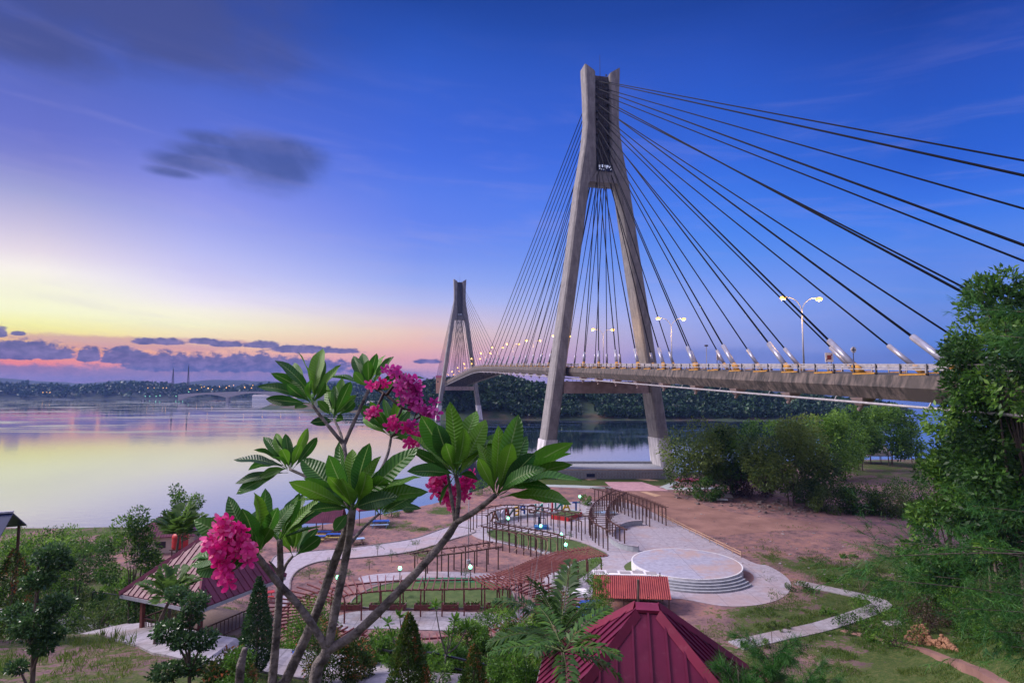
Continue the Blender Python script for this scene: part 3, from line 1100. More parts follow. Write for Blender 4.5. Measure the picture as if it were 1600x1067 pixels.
far_b = B()
for pyl in (0, 350):
    for sd_ in (-1, 1):
        for sg in (-1, 1):
            for k in range(1, 14):
                s = pyl + sd_ * 11.8 * k
                lo = Vector((sg * 9.95, s, zd(s) + .05))
                hi = Vector((sg * 1.65, pyl + sd_ * 1.05, 87.6 + 2.25 * k))
                d = (hi - lo).normalized()
                if pyl and sd_ > 0 and k < 3:          # past the hundred: the smallest ones
                    far_b.tube([lo, hi], .15, 6)
                    continue
                cb = B().tube([lo, hi], .125, 6).build('stay_cable', M['cable'], bridge, True)
                if pyl == 0:
                    L = sleeve_len(s, k)
                    B().tube([lo + d * 1.5, lo + d * (1.5 + L)], .34, 12).build('sleeve', M['sleeve'], cb, True)
                    B().tube([lo, lo + d * 1.5], .37, 12).build('sleeve_base', M['yellow'], cb, True)
                    if sg < 0:
                        b = B()
                        b.add([(-10.9, s - .9, zd(s) - 2.51), (-9.0, s - .9, zd(s) - 2.51), (-9.0, s + .9, zd(s) - 2.51), (-10.9, s + .9, zd(s) - 2.51),
                               (-10.3, s - .45 + sd_ * -.3, zd(s) - 3.4), (-9.6, s - .45 + sd_ * -.3, zd(s) - 3.4), (-9.6, s + .45 + sd_ * -.3, zd(s) - 3.4), (-10.3, s + .45 + sd_ * -.3, zd(s) - 3.4)],
                              [(3, 2, 1, 0), (4, 5, 6, 7), (0, 1, 5, 4), (1, 2, 6, 5), (2, 3, 7, 6), (3, 0, 4, 7)])
                        b.tube([(-9.95, s - sd_ * .3, zd(s) - 3.35), (-9.95, s - sd_ * .75, zd(s) - 3.85)], .22, 8)
                        b.build('anchor_block', M['pinkbeam'], deck)

tag(far_b.build('stay_cable', M['cable'], bridge), kind='stuff')

# bridge lamps ---------------------------------------------------------
def make_bridge_lamp():
    o = thing('street_lamp', 'lamp', 'street lamp', (0, 0, 0), BRZ, 'double-armed street lamps along the bridge')
    B().tube([(0, 0, 0), (0, 0, 4), (0, 0, 9.2)], [.14, .11, .08], 8).build('pole', M['pole'], o, True)
    for sg in (-1, 1):
        a = B().tube(spline([(0, 0, 9.1), (sg * .5, 0, 10.1), (sg * 1.5, 0, 10.85), (sg * 2.7, 0, 11.0)], 5), .055, 6).build('arm', M['pole'], o, True)
        h = B().box((sg * 2.95, 0, 11.03), (.8, .3, .16)).build('lamp_head', M['pole'], o)
        B().ball((sg * 3.0, 0, 10.84), .5, 8, 5, .6).build('bulb', M['sodium'], h, True)
        ld = bpy.data.lights.new('sodium_light', 'POINT')
        ld.energy = 1500
        ld.color = (1, .55, .18)
        ld.shadow_soft_size = .4
        lo = bpy.data.objects.new('sodium_light', ld)
        COL.objects.link(lo)
        lo.parent = h
        lo.location = (sg * 3.0, 0, 10.2)
    return o


LAMPS = [(-84, 'double-armed street lamp standing highest over the deck right of the near pylon'),
         (-42, 'bright double-armed street lamp just right of the near pylon leg'),
         (0, 'double-armed street lamp seen between the two legs of the near pylon'),
         (42, 'double-armed street lamp just left of the near pylon, third lamp from the right leg'),
         (84, 'double-armed street lamp behind the stay cables left of the near pylon'),
         (126, 'glowing double-armed street lamp near the crest of the deck')]
proto = make_bridge_lamp()
for i in range(14):
    s = -84 + 42 * i
    o = proto if i == 0 else copy_tree(proto)
    o.location = bw(0, s, zd(s) + .03)
    if i < len(LAMPS):
        o['label'] = LAMPS[i][1]
    else:
        o['label'] = 'small glowing street lamp on the far half of the bridge'


def bridge_s(px, u):
    k = (px - 800) / FPX
    q = P1 + UX * u
    return (k * q.y - q.x) / (AX.x - k * AX.y)


s = bridge_s(1296, 10.2)
o = thing('road_sign', 'square white road sign with a red emblem on two legs beside the bridge lane', 'road sign', bw(10.2, s, zd(s)), BRZ)
B().box((0, 0, 2.3), (1.5, .06, 1.5)).build('sign_panel', M['white'], o)
B().box((0, -.035, 2.3), (.8, .02, .7)).bar((-.55, -.045, 1.8), (.55, -.045, 2.8), .03, .14).build('emblem', M['orange'], o)
for x in (-.4, .4):
    B().bar((x, .05, 0), (x, .05, 3.0), .09).build('leg', M['raildark'], o)
s = bridge_s(1123, 10.2)
o = thing('road_sign', 'narrow upright yellowish board on two legs behind the bridge railing', 'road sign', bw(10.2, s, zd(s)), BRZ)
B().box((0, 0, 2.75), (.85, .06, 1.5)).build('sign_panel', M['cream'], o)
for x in (-.35, .35):
    B().bar((x, .06, 0), (x, .06, 3.5), .09).build('leg', M['raildark'], o)
s = bridge_s(1334, 10.2)
o = thing('road_sign', 'small round sign with a dark cross on a thin pole above the bridge railing', 'road sign', bw(10.2, s, zd(s)), BRZ)
B().bar((0, 0, 0), (0, 0, 3.9), .09).build('pole', M['raildark'], o)
b = B().tube([(0, -.06, 3.4), (0, -.12, 3.4)], .48, 16)
b.build('sign_panel', M['white'], o)
B().box((0, -.14, 3.4), (.14, .03, .8)).box((0, -.145, 3.4), (.7, .02, .14)).build('cross', M['raildark'], o)
s = bridge_s(1127, 10.0)
o = thing('camera_pole', 'slim pole with a small box on top between the bridge cables', 'pole', bw(10.0, s + 6, zd(s + 6)), BRZ)
B().tube([(0, 0, 0), (0, 0, 5.2)], .07, 6).build('pole', M['pole'], o)
B().box((0, 0, 5.3), (.7, .35, .35)).build('camera_box', M['raildark'], o)

# ------------------------------------------------------------------ flat paving of the park (thin slabs on the ground)
def plan(px_pts, z=3.0):
    return [tuple(at_z(x, y, z)[:2]) for x, y in px_pts]


def slab(name, px_pts, h, mat, smooth=5, kind='structure', z=3.0):
    poly = plan(px_pts, z)
    if smooth:
        poly = [(p.x, p.y) for p in spline(poly, smooth, True)]
    return tag(B().prism(poly, z - .3, z + h).build(name, mat), kind=kind)


def ribbon(name, pts, width, h, mat, kind='structure', lift=0.0, step=1.0):
    """a strip of paving that follows the ground"""
    L = resample(spline([(p.x, p.y) for p in pts], 8), step)
    rg = []
    for i, q in enumerate(L):
        d = (L[min(i + 1, len(L) - 1)] - L[max(i - 1, 0)]).normalized()
        n = Vector((-d.y, d.x, 0))
        a, c = q + n * width / 2, q - n * width / 2
        z = max(gz(a.x, a.y), gz(c.x, c.y), gz(q.x, q.y)) + h + lift
        rg.append([(a.x, a.y, z - .7), (c.x, c.y, z - .7), (c.x, c.y, z), (a.x, a.y, z)])
    return tag(B().loft(rg).build(name, mat), kind=kind)


M['road'] = pmat('red_dirt', (0.30, 0.165, 0.135), (0.19, 0.10, 0.085), .25, rough=.95, bump=.5, bscale=5)
def kerb(px_pts, h, mat, smooth=5, w=.16):
    poly = [(p.x, p.y) for p in spline(plan(px_pts), smooth, True)]
    n_ = len(poly)
    rg = []
    for i in list(range(n_)) + [0]:
        a, c = Vector(poly[i - 1]), Vector(poly[(i + 1) % n_])
        d = (c - a).normalized()
        nn = Vector((-d.y, d.x)) * w / 2
        q = Vector(poly[i])
        rg.append([(q.x - nn.x, q.y - nn.y, 2.8), (q.x + nn.x, q.y + nn.y, 2.8), (q.x + nn.x, q.y + nn.y, 3.0 + h), (q.x - nn.x, q.y - nn.y, 3.0 + h)])
    tag(B().loft(rg, False).build('kerb', mat), kind='structure')


slab('dirt_road', [(940, 776), (985, 766), (1035, 768), (1090, 786), (1160, 803), (1240, 812), (1330, 820), (1420, 822), (1420, 832), (1330, 831), (1240, 828),
                   (1180, 832), (1120, 836), (1070, 826), (1010, 798)], .012, M['road'])
slab('plaza', [(733, 812), (760, 797), (800, 789), (860, 786), (920, 783), (965, 783), (1000, 792), (1050, 815), (1100, 838), (1172, 877), (1200, 884), (1228, 901),
               (1236, 917), (1222, 934), (1185, 945), (1130, 947), (1065, 936), (1010, 934), (955, 932), (900, 934), (840, 930), (850, 905), (870, 880), (840, 862), (790, 850), (750, 842), (732, 830)], .05, M['plaza'], 4)
slab('footpath', [(738, 812), (700, 824), (650, 841), (590, 851), (540, 857), (480, 862), (432, 868), (418, 900), (420, 945), (446, 948), (452, 925), (455, 905), (468, 890), (500, 878), (560, 872), (620, 866), (660, 858), (710, 842), (742, 832)], .07, M['plaza'], 4)
slab('walkway', [(520, 968), (560, 955), (640, 955), (740, 957), (800, 957), (842, 935), (868, 905), (885, 905), (880, 940), (850, 970), (780, 985), (680, 985), (590, 982), (535, 985)], .065, M['slab'], 4)
slab('footpath', [(560, 903), (600, 896), (680, 893), (760, 896), (790, 902), (770, 909), (700, 904), (620, 906), (580, 913)], .06, M['plaza'], 4)
tag(slab('lawn', [(548, 945), (575, 922), (625, 910), (700, 907), (770, 911), (800, 925), (798, 943), (760, 950), (680, 952), (600, 952)], .09, M['lawn'], 4))
slab('lawn', [(762, 833), (775, 828), (800, 829), (850, 838), (900, 846), (948, 866), (930, 871), (880, 868), (840, 858), (800, 850), (770, 842)], .10, M['lawn'], 4)
slab('lawn', [(875, 905), (900, 880), (935, 872), (938, 880), (905, 905), (890, 918)], .08, M['lawn'], 4)
slab('lawn', [(975, 885), (990, 875), (1000, 874), (1000, 890), (995, 901), (985, 897)], .075, M['lawn'], 4)
slab('bare_earth', [(1100, 916), (1150, 914), (1175, 909), (1176, 898), (1160, 892), (1120, 895)], .06, M['road'], 4)
slab('pink_plaza', [(945, 753), (1003, 753), (1022, 759), (1045, 767), (962, 767)], .05, M['pinkpave'], 0)
slab('footpath', [(848, 757), (900, 758), (955, 761), (955, 764), (900, 762), (848, 760)], .04, M['tealpath'], 0)
slab('footpath', [(1030, 761), (1042, 763), (1062, 753), (1056, 751)], .04, M['tealpath'], 0)
slab('footpath', [(1036, 762), (1130, 761), (1130, 764), (1042, 765)], .042, M['tealpath'], 0)
slab('sand_patch', [(912, 748), (932, 745), (932, 749), (920, 750)], .03, M['ochre'], 0)
slab('sand_patch', [(990, 748), (1005, 747), (1030, 751), (1015, 751)], .03, M['ochre'], 0)
slab('sand_patch', [(1000, 768), (1010, 768), (1033, 774), (1024, 776)], .03, M['ochre'], 0)

# hill footpaths
M['slabpath'] = M['slab']
ribbon('footpath', [ground(-120, 945), ground(0, 966), ground(110, 978), ground(230, 1000), ground(330, 1024), ground(430, 1046), ground(520, 1056), ground(640, 1080), ground(760, 1098)], 2.6, .10, M['slab'])
ribbon('footpath', [ground(1150, 1012), ground(1210, 998), ground(1280, 981), ground(1340, 963), ground(1378, 946), ground(1355, 934), ground(1300, 922), ground(1245, 911)], 2.0, .08, M['slab'])
ribbon('dirt_trail', [ground(1316, 986), ground(1370, 999), ground(1430, 1012), ground(1490, 1034), ground(1545, 1062), ground(1590, 1088)], 0.8, .03, M['road'])
o = slab('concrete_pad', [(1378, 975), (1404, 972), (1414, 986), (1396, 992)], .35, M['greyroof'], 0)

# ------------------------------------------------------------------ promenade platform below the pylon
M['kerb'] = pmat('kerb_concrete', (0.26, 0.22, 0.22), (0.15, 0.12, 0.12), 1.5, rough=.9)
kerb([(432, 868), (418, 900), (420, 945), (446, 948), (452, 925), (455, 905), (468, 890), (500, 878), (560, 872), (620, 866), (660, 858), (710, 842), (742, 832), (732, 826), (700, 824), (650, 841), (590, 851), (540, 857), (480, 862)], .15, M['kerb'])
kerb([(548, 945), (575, 922), (625, 910), (700, 907), (770, 911), (800, 925), (798, 943), (760, 950), (680, 952), (600, 952)], .17, M['kerb'])
kerb([(762, 833), (775, 828), (800, 829), (850, 838), (900, 846), (948, 866), (930, 871), (880, 868), (840, 858), (800, 850), (770, 842)], .17, M['kerb'])
o = thing('promenade_platform', 'long low grey stone platform with a patterned front between the pylon feet', 'platform', (18, 170, 3))
B().box((0, 0, 1.05), (47, 14, 2.7)).build('deck_slab', M['step'], o)
b = B()
for k in range(56):
    x = -23 + k * .83
    for j in range(2):
        b.box((x, -7.05, .65 + j * .85), (.5, .12, .5))
for z in (.2, 1.08, 2.0):
    b.box((0, -7.06, z), (47, .1, .12))
b.build('front_panel', M['greyroof'], o, label='front face with rows of square relief blocks')
B().box((0, 6.8, 2.75), (47, .4, .7)).build('parapet', M['step'], o)
B().box((0, -6.8, 2.47), (47.2, .6, .14)).build('coping', M['ochre'], o)
b = B()
for k in range(9):
    b.box((25.2, -1 - .0 * k, -.2 + .3 * k + .0), (5 - .5 * k, 12 - .9 * k, .3))
b.build('steps', M['plaza'], o)
B().box((28.5, -9.5, .1), (7, 4, .5)).build('planter', M['red'], o)
B().box((3.0, -7.16, 1.0), (2.2, .1, .9)).build('plaque', M['navy'], o)

# ------------------------------------------------------------------ round stage
c = at_z(1072, 893, 3.0)
o = thing('round_stage', 'raised round concrete stage with curved steps along its front', 'stage', (c.x, c.y, 3.04))
n = 64
B().prism([(7 * math.cos(2 * math.pi * k / n), 7 * math.sin(2 * math.pi * k / n)) for k in range(n)], 0, 1.15).build('platform', M['stage'], o)
B().add([], []).loft([[(r * math.cos(2 * math.pi * k / n), r * math.sin(2 * math.pi * k / n), z) for k in range(n)] for r, z in ((7.01, .0), (7.06, .0), (7.06, 1.16), (6.9, 1.16))], False).build('white_rim', M['white'], o)
for i in range(4):
    r = 7.1 + .38 * (4 - i)
    a0, a1 = RAD(197), RAD(318)
    P_ = [(r * math.cos(a0 + (a1 - a0) * k / 30), r * math.sin(a0 + (a1 - a0) * k / 30)) for k in range(31)]
    Q_ = [(7.07 * math.cos(a0 + (a1 - a0) * k / 30), 7.07 * math.sin(a0 + (a1 - a0) * k / 30)) for k in range(31)]
    z0 = .23 * i
    b = B()
    b.loft([[(q[0], q[1], z0), (p_[0], p_[1], z0), (p_[0], p_[1], z0 + .226), (q[0], q[1], z0 + .226)] for p_, q in zip(P_, Q_)])
    b.build('step', M['step'], o)

# half-ring wall round the upper plaza
pts = resample(spline(plan([(1003, 820), (985, 821), (968, 826), (957, 835), (955, 845), (965, 854), (983, 860), (998, 862)]), 10), .8)
o = thing('curved_wall', 'low curved concrete seat wall around the pale plaza', 'wall', (0, 0, 0))
rg = []
for i, q in enumerate(pts):
    d = (pts[min(i + 1, len(pts) - 1)] - pts[max(i - 1, 0)]).normalized()
    nn = Vector((-d.y, d.x, 0)) * .35
    rg.append([(q.x - nn.x, q.y - nn.y, 3.0), (q.x + nn.x, q.y + nn.y, 3.0), (q.x + nn.x, q.y + nn.y, 3.8), (q.x - nn.x, q.y - nn.y, 3.8)])
B().loft(rg).build('wall_body', M['step'], o)
B().loft([[(p_[0] + (q[0] - p_[0]) * t_, p_[1] + (q[1] - p_[1]) * t_, z) for p_, q, t_, z in ((r[0], r[1], -.08, 3.803), (r[0], r[1], 1.08, 3.803), (r[0], r[1], 1.08, 3.88), (r[0], r[1], -.08, 3.88))] for r in rg]).build('coping', M['plaza'], o)

# low railing along the plaza's road edge
ra = resample([Vector((*p, 0)) for p in plan([(1028, 806), (1070, 828), (1115, 850), (1158, 871)])], 2.2)
o = thing('low_railing', 'low ochre pipe railing along the plaza edge by the dirt road', 'railing', (0, 0, 0))
b = B()
for a, c in zip(ra, ra[1:]):
    for z in (3.45, 3.8):
        b.bar((a.x, a.y, z), (c.x, c.y, z), .07)
b.build('rail', M['ochre'], o)
for a in ra:
    B().bar((a.x, a.y, 3.0), (a.x, a.y, 3.9), .09).build('post', M['ochre'], o)

# red planter with turf top
o = thing('raised_bed', 'raised turf bed with a bright red concrete edge', 'planter', (0, 0, 0))
P_ = plan([(861, 811), (881, 803), (910, 806), (888, 815)])
B().prism(P_, 2.9, 3.75).build('edge', M['red'], o)
cx, cy = sum(p[0] for p in P_) / 4, sum(p[1] for p in P_) / 4
B().prism([(cx + (p[0] - cx) * .93, cy + (p[1] - cy) * .93) for p in P_], 3.7, 3.82).build('turf', M['lawn'], o)
o = thing('round_pool', 'shallow round lavender basin on the plaza beyond the red turf bed', 'basin', (*at_z(945, 803, 3.0)[:2], 3.05))
B().prism([(2.4 * math.cos(k * .2617), 1.6 * math.sin(k * .2617)) for k in range(24)], -.1, .3).build('rim', M['step'], o)
B().prism([(2.1 * math.cos(k * .2617), 1.3 * math.sin(k * .2617)) for k in range(24)], .28, .33).build('floor', M['bluewall'], o)
o = thing('swing_frame', 'blue-green play kiosk with a small dark post beside a green lamp', 'play frame', (*at_z(846, 826, 3.0)[:2], 3.05))
B().box((0, 0, .25), (2.4, 1.6, .5)).build('base', M['tarp'], o)
B().box((-.4, .2, 1.2), (.35, .35, 1.5)).bar((.7, .2, .5), (.7, .2, 1.7), .1).bar((-.4, .2, 1.7), (.7, .2, 1.7), .1).build('post', M['navy'], o)

# ------------------------------------------------------------------ letter sign, read from the far side
o = thing('letter_sign', 'row of coloured free-standing letters reading TANJUNG PENAMA, seen from behind', 'letter sign', (0, 0, 0))
LS = [('T', 900, 797, 'Lblue'), ('A', 885, 797, 'Lyellow'), ('N', 873, 798, 'Lteal'), ('J', 863, 799, 'Lred'), ('U', 852, 800, 'Lwhite'), ('N', 842, 800.5, 'Lteal'), ('G', 832, 801.5, 'Lbrown'),
      ('P', 817, 803, 'Lblue'), ('E', 808, 805, 'Lyellow'), ('N', 799, 807, 'Lgrey'), ('A', 791, 808.5, 'Lred'), ('M', 782, 811, 'Lwhite'), ('A', 773, 813.5, 'Lbrown')]
lp = []
for ch, px, py, mk in LS:
    w = at_z(px, py, 3.55)
    lp.append(w)
    cu = bpy.data.curves.new('letter', 'FONT')
    cu.body = ch
    cu.size = 2.35
    cu.extrude = .13
    cu.align_x = 'CENTER'
    cu.offset = .035
    cu.materials.append(M[mk])
    tmp = bpy.data.objects.new('letter_curve', cu)
    COL.objects.link(tmp)
    bpy.context.view_layer.update()
    me = bpy.data.meshes.new_from_object(tmp.evaluated_get(bpy.context.evaluated_depsgraph_get()))
    bpy.data.objects.remove(tmp)
    lo = bpy.data.objects.new('letter', me)
    COL.objects.link(lo)
    lo.parent = o
    lo.location = (w.x, w.y, 3.55)
    k = min(len(lp) - 1, 12)
    lo.rotation_euler = (RAD(90), 0, RAD(180) + (0.18 if k < 7 else 0.5))
rg = []
for q in spline([(p.x, p.y) for p in lp], 4):
    rg.append([(q.x, q.y - .9, 2.9), (q.x, q.y + .9, 2.9), (q.x, q.y + .9, 3.55), (q.x, q.y - .9, 3.55)])
B().loft(rg).build('plinth', M['step'], o)

# ------------------------------------------------------------------ green-white park lamps
def park_lamp(px, py, label, h=2.7):
    zt = 3.0 + h
    w = at_z(px, py, zt)
    o = thing('park_lamp', label, 'park lamp', (w.x, w.y, 3.02), 0, 'green-white lamps of the park')
    B().tube([(0, 0, 0), (0, 0, .25)], .16, 8).tube([(0, 0, .2), (0, 0, h - .25)], .05, 8).build('pole', M['black'], o, True)
    B().tube([(0, 0, h - .28), (0, 0, h - .2)], .2, 10).build('collar', M['black'], o)
    B().ball((0, 0, h), .24, 10, 7).build('globe', M['greenlamp'], o, True)
    ld = bpy.data.lights.new('park_light', 'POINT')
    ld.energy = 170
    ld.color = (.45, 1, .72)
    ld.shadow_soft_size = .25
    lo = bpy.data.objects.new('park_light', ld)
    COL.objects.link(lo)
    lo.parent = o
    lo.location = (0, 0, h + .35)
    return o


for a in [(842, 780, 'park lamp glowing behind the coloured letter sign'), (906, 776, 'park lamp on a pole right of the blue letter T'),
          (794, 810, 'park lamp glowing in front of the left letters'), (845, 822, 'bright park lamp beside the blue play kiosk'),
          (877, 835, 'park lamp at the far tip of the turf island'), (884, 851, 'park lamp on the turf island above the rafters'),
          (625, 888, 'park lamp on the red soil behind the lawn pergola'), (735, 886, 'brightest park lamp, at the foot of the flagpole'),
          (528, 902, 'park lamp half hidden behind the frangipani trunks')]:
    park_lamp(*a)

# ------------------------------------------------------------------ pergolas
def pergola(name, label, path, half, zc_, step_r, step_p, mat, rafters=True, closed=False, w=.12, beam_off=None, ext=None, rw=.07, knee=True):
    o = thing(name, label, 'pergola', (0, 0, 0))
    L = resample(spline(path, 10, closed) + ([Vector((*path[0][:2], 0))] if closed else []), .25)
    nrm = []
    for i in range(len(L)):
        d = (L[min(i + 1, len(L) - 1)] - L[max(i - 1, 0)]).normalized()
        nrm.append(Vector((-d.y, d.x, 0)))
    bo = beam_off or half * .7
    zt = zc_
    for sg in (-1, 1):
        b = B()
        Q = [L[i] + nrm[i] * sg * bo for i in range(0, len(L), 3)]
        for a, c in zip(Q, Q[1:]):
            b.bar((a.x, a.y, zt - .1), (c.x, c.y, zt - .1), w * .8, w * 1.1)
        b.build('beam', mat, o)
    if rafters:
        b = B()
        k = max(1, int(step_r / .25))
        for i in range(0, len(L), k):
            e = ext(i / len(L)) if ext else (1, 1)
            a = L[i] - nrm[i] * half * e[0]
            c = L[i] + nrm[i] * half * e[1]
            b.bar((a.x, a.y, zt + .04), (c.x, c.y, zt + .04), rw, rw * 1.5)
        b.build('rafters', mat, o)
    k = max(1, int(step_p / .25))
    n = 0
    for i in range(k // 2, len(L), k):
        for sg in (-1, 1):
            q = L[i] + nrm[i] * sg * bo
            g = gz(q.x, q.y)
            b = B()
            if knee:
                f = L[i] + nrm[i] * sg * (bo * 1.12)
                b.bar((f.x, f.y, g - .1), (f.x, f.y, zt - .55), w, w)
                b.bar((f.x, f.y, zt - .6), (q.x - nrm[i].x * sg * .25, q.y - nrm[i].y * sg * .25, zt - .12), w * .95, w * .95)
            else:
                b.bar((q.x, q.y, g - .1), (q.x, q.y, zt - .12), w, w)
            if n < 98:
                b.build('post', mat, o)
            n += 1
    return o


RING = [(-0.5, 67.6), (3.2, 65.2), (4.6, 61.0), (2.4, 56.4), (-2.6, 53.0), (-8, 51.6), (-13, 52.4), (-18.0, 55.0), (-20.6, 60.0), (-18.8, 64.6), (-14, 66.9), (-7, 67.4)]
pergola('pergola', 'large oval red-brown pergola of radiating rafters around the lawn', RING, 2.2, 5.85, .75, 2.4, M['steel'], closed=True,
        ext=lambda t_: (1.0, 1.0) if not (.48 < t_ < .86) else (1.0, 1.0 + 1.0 * math.sin((t_ - .48) / .38 * math.pi)), rw=.095, w=.14)
pergola('pergola', 'dense red-brown rafter pergola climbing from the oval one towards the stage', [(-3.2, 66.6), (-.2, 68.6), (2.4, 71.4), (5.2, 75.4), (8.0, 78.2), (11.0, 79.6)], 2.5, 6.1, .5, 2.4, M['steel'], rw=.09, w=.15)
pergola('pergola', 'far thin-posted brown pergola stepping along the plaza beside the dirt road', plan([(936, 785), (958, 792), (982, 801), (1006, 811), (1028, 822)]), 2.2, 6.15, 1.0, 1.7, M['brownsteel'], knee=False, w=.17, rw=.06)
pergola('pergola', 'brown post pergola curving along the outside of the low curved wall', plan([(968, 793), (950, 804), (938, 818), (934, 834), (944, 848), (968, 862)]), 2.0, 6.15, 1.5, 1.5, M['brownsteel'], knee=False, w=.17, rw=.055)
pergola('pergola', 'open brown post pergola arcing across the plaza behind the turf island', plan([(746, 834), (762, 824), (790, 818), (826, 820), (862, 826), (896, 834), (922, 843)]), 2.1, 6.1, 1.6, 1.5, M['brownsteel'], knee=False, w=.16, rw=.055)
o = pergola('pergola', 'brown post pergola with pale curved hoops over the turf island', plan([(762, 850), (790, 856), (820, 862), (850, 868), (872, 876)]), 2.2, 6.1, 1.0, 1.4, M['brownsteel'], knee=False, w=.17, rw=.055)
for px, py in ((797, 849), (812, 850), (827, 852), (842, 854), (856, 857)):
    c = at_z(px, py, 5.9)
    B().tube([(c.x + .1 * math.sin(a) + 1.1 * math.sin(a), c.y, 5.9 + 1.3 * math.cos(a) + .2) for a in np.linspace(-.2, 2.7, 12)], .045, 5).build('hoop', M['ochre'], o)
pergola('pergola', 'plain brown post-and-rail pergola on the red soil left of the turf island', plan([(648, 906), (682, 899), (725, 893), (778, 884)]), 2.0, 6.0, 1.3, 1.8, M['brownsteel'], knee=False, w=.16, rw=.055)
pergola('pergola', 'low flat rafter pergola below the maroon gazebo roof at the path', [(12.5, 41.5), (15.0, 37.5), (17.5, 33.5), (19, 31)], 1.5, 9.3, .5, 2.2, M['steel'], w=.12)

# planter boxes on the lawn's front edge
for i, px in enumerate((531, 552, 590, 622, 660, 704, 738, 772, 800)):
    q = at_z(px, 952, 3.0)
    o = thing('planter_box', ['small red-brown planter box left of the lawn under the rafters', 'second red-brown planter box from the left at the lawn edge', 'red-brown planter box by a tuft of shrub on the lawn edge', 'fourth red-brown planter box along the lawn edge',
                              'middle red-brown planter box on the lawn edge', 'red-brown planter box below the bright green turf strip', 'seventh red-brown planter box along the lawn edge', 'eighth red-brown planter box along the lawn edge', 'last red-brown planter box at the right end of the lawn'][i],
              'planter', (q.x, q.y, 3.05), 0, 'planter boxes along the lawn edge')
    b = B()
    for dx in (-.8, .8):
        b.box((dx, 0, .3), (.12, .8, .6))
    for dy in (-.34, .34):
        b.box((0, dy, .3), (1.5, .1, .55))
    b.build('box', M['steel'], o)
    P_ = np.array([[0, 0, .5]]) + rng.normal(0, 1, (60, 3)) * [.4, .2, .15]
    quad_mesh('shrub', leaf_quads(P_, sphere_pts(60) + [0, 0, .7], .25), rng.uniform(.1, .9, 60), M['leafA'], o)
o = thing('spot_light', 'small grey ground spotlight standing on the lawn', 'light', (*at_z(630, 932, 3.05)[:2], 3.05))
B().bar((0, 0, 0), (0, 0, .7), .08).build('stem', M['pole'], o)
B().tube([(0, -.25, .8), (0, .25, 1.0)], .26, 10).build('lamp_head', M['pole'], o)
o = tag(slab('turf_strip', [(652, 904), (700, 903), (765, 904), (765, 911), (700, 910), (650, 911)], .095, pmat('synthetic_turf', (0.02, 0.16, 0.06), (0.015, 0.12, 0.045), 3), 0))

# flagpole
q = at_z(732, 880, 3.0)
o = thing('flagpole', 'tall thin pale flagpole rising beside the pink flowers', 'flagpole', (q.x, q.y, 3.0))
B().tube([(0, 0, 0), (0, 0, 12.2)], [.075, .045], 8).ball((0, 0, 12.3), .12).build('pole', M['pole'], o, True)
B().tube([(0, 0, -.1), (0, 0, .5)], .3, 10).build('base', M['step'], o)

# ------------------------------------------------------------------ gazebos
def make_gazebo(label, loc, rz, sheet, trim):
    o = thing('gazebo', label, 'gazebo', loc, rz)
    s, e, ap, rd = 3.25, 2.55, 5.35, .29
    B().box((0, 0, -.12), (5.6, 5.6, .22)).build('floor', M['wood'], o)
    for x in (-2.4, 2.4):
        for y in (-2.4, 2.4):
            B().box((x, y, .3), (.2, .2, 5.2 - .0)).build('post', M['steel'], o) if False else B().bar((x, y, -2.2), (x, y, e + .5), .2).build('post', M['steel'], o)
    for k in range(4):
        ca, sa = round(math.cos(k * math.pi / 2)), round(math.sin(k * math.pi / 2))
        rot = lambda x, y, z: (x * ca - y * sa, x * sa + y * ca, z)
        b = B()
        A, D, C_, F_ = (-s, -s, e), (s, -s, e), (rd, -rd, ap), (-rd, -rd, ap)
        up = .07
        b.add([rot(*A), rot(*D), rot(*C_), rot(*F_), rot(A[0], A[1], A[2] - up), rot(D[0], D[1], D[2] - up), rot(C_[0], C_[1], C_[2] - up), rot(F_[0], F_[1], F_[2] - up)],
              [(0, 1, 2, 3), (7, 6, 5, 4), (0, 4, 5, 1), (1, 5, 6, 2), (2, 6, 7, 3), (3, 7, 4, 0)])
        n = 15
        for i in range(n):
            x = -s + (i + .5) * 2 * s / n
            if abs(x) < rd:
                t_ = 1.0
            else:
                t_ = (s - abs(x)) / (s - rd)
            p0, p1 = Vector((x, -s, e + .03)), Vector((x, -s + (s - rd) * t_, e + (ap - e) * t_ + .03))
            if (p1 - p0).length > .3:
                b.bar(rot(*p0), rot(*p1), .05, .045)
        b.build('roof_panel', sheet, o)
        hp = B()
        for off in (-1, 1):
            pass
        P0, P1_ = Vector((s + .03, -s - .03, e + .05)), Vector((rd, -rd, ap + .05))
        d = (P1_ - P0).normalized()
        sd_ = Vector((1, 1, 0)).normalized()
        upv = Vector((1, -1, 0)).normalized() * .05 + Vector((0, 0, .08))
        vs = []
        for q in (P0, P1_):
            vs += [q - sd_ * .14 - Vector((0, 0, .12)), q + upv, q + sd_ * .14 - Vector((0, 0, .12))]
        vs = [rot(*v_) for v_ in vs]
        hp.add(vs, [(0, 1, 4, 3), (1, 2, 5, 4), (0, 3, 5, 2), (0, 2, 1), (3, 4, 5)])
        hp.build('hip_cap', trim, o)
        b = B()
        b.bar(rot(-s, -s, e - .16), rot(s, -s, e - .16), .05, .2)
        b.build('fascia', M['fascia'], o)
        if k != 1:
            b = B()
            b.bar(rot(-2.4, -2.4, 1.0), rot(2.4, -2.4, 1.0), .06)
            b.bar(rot(-2.4, -2.4, .15), rot(2.4, -2.4, .15), .05)
            for i in range(1, 17):
                x = -2.4 + i * 4.8 / 17
                b.bar(rot(x, -2.4, .15), rot(x, -2.4, 1.0), .03)
            b.build('balustrade', M['brownsteel'], o)
    b = B().box((0, 0, ap + .06), (.62, .62, .08))
    b.build('roof_cap', trim, o)
    return o


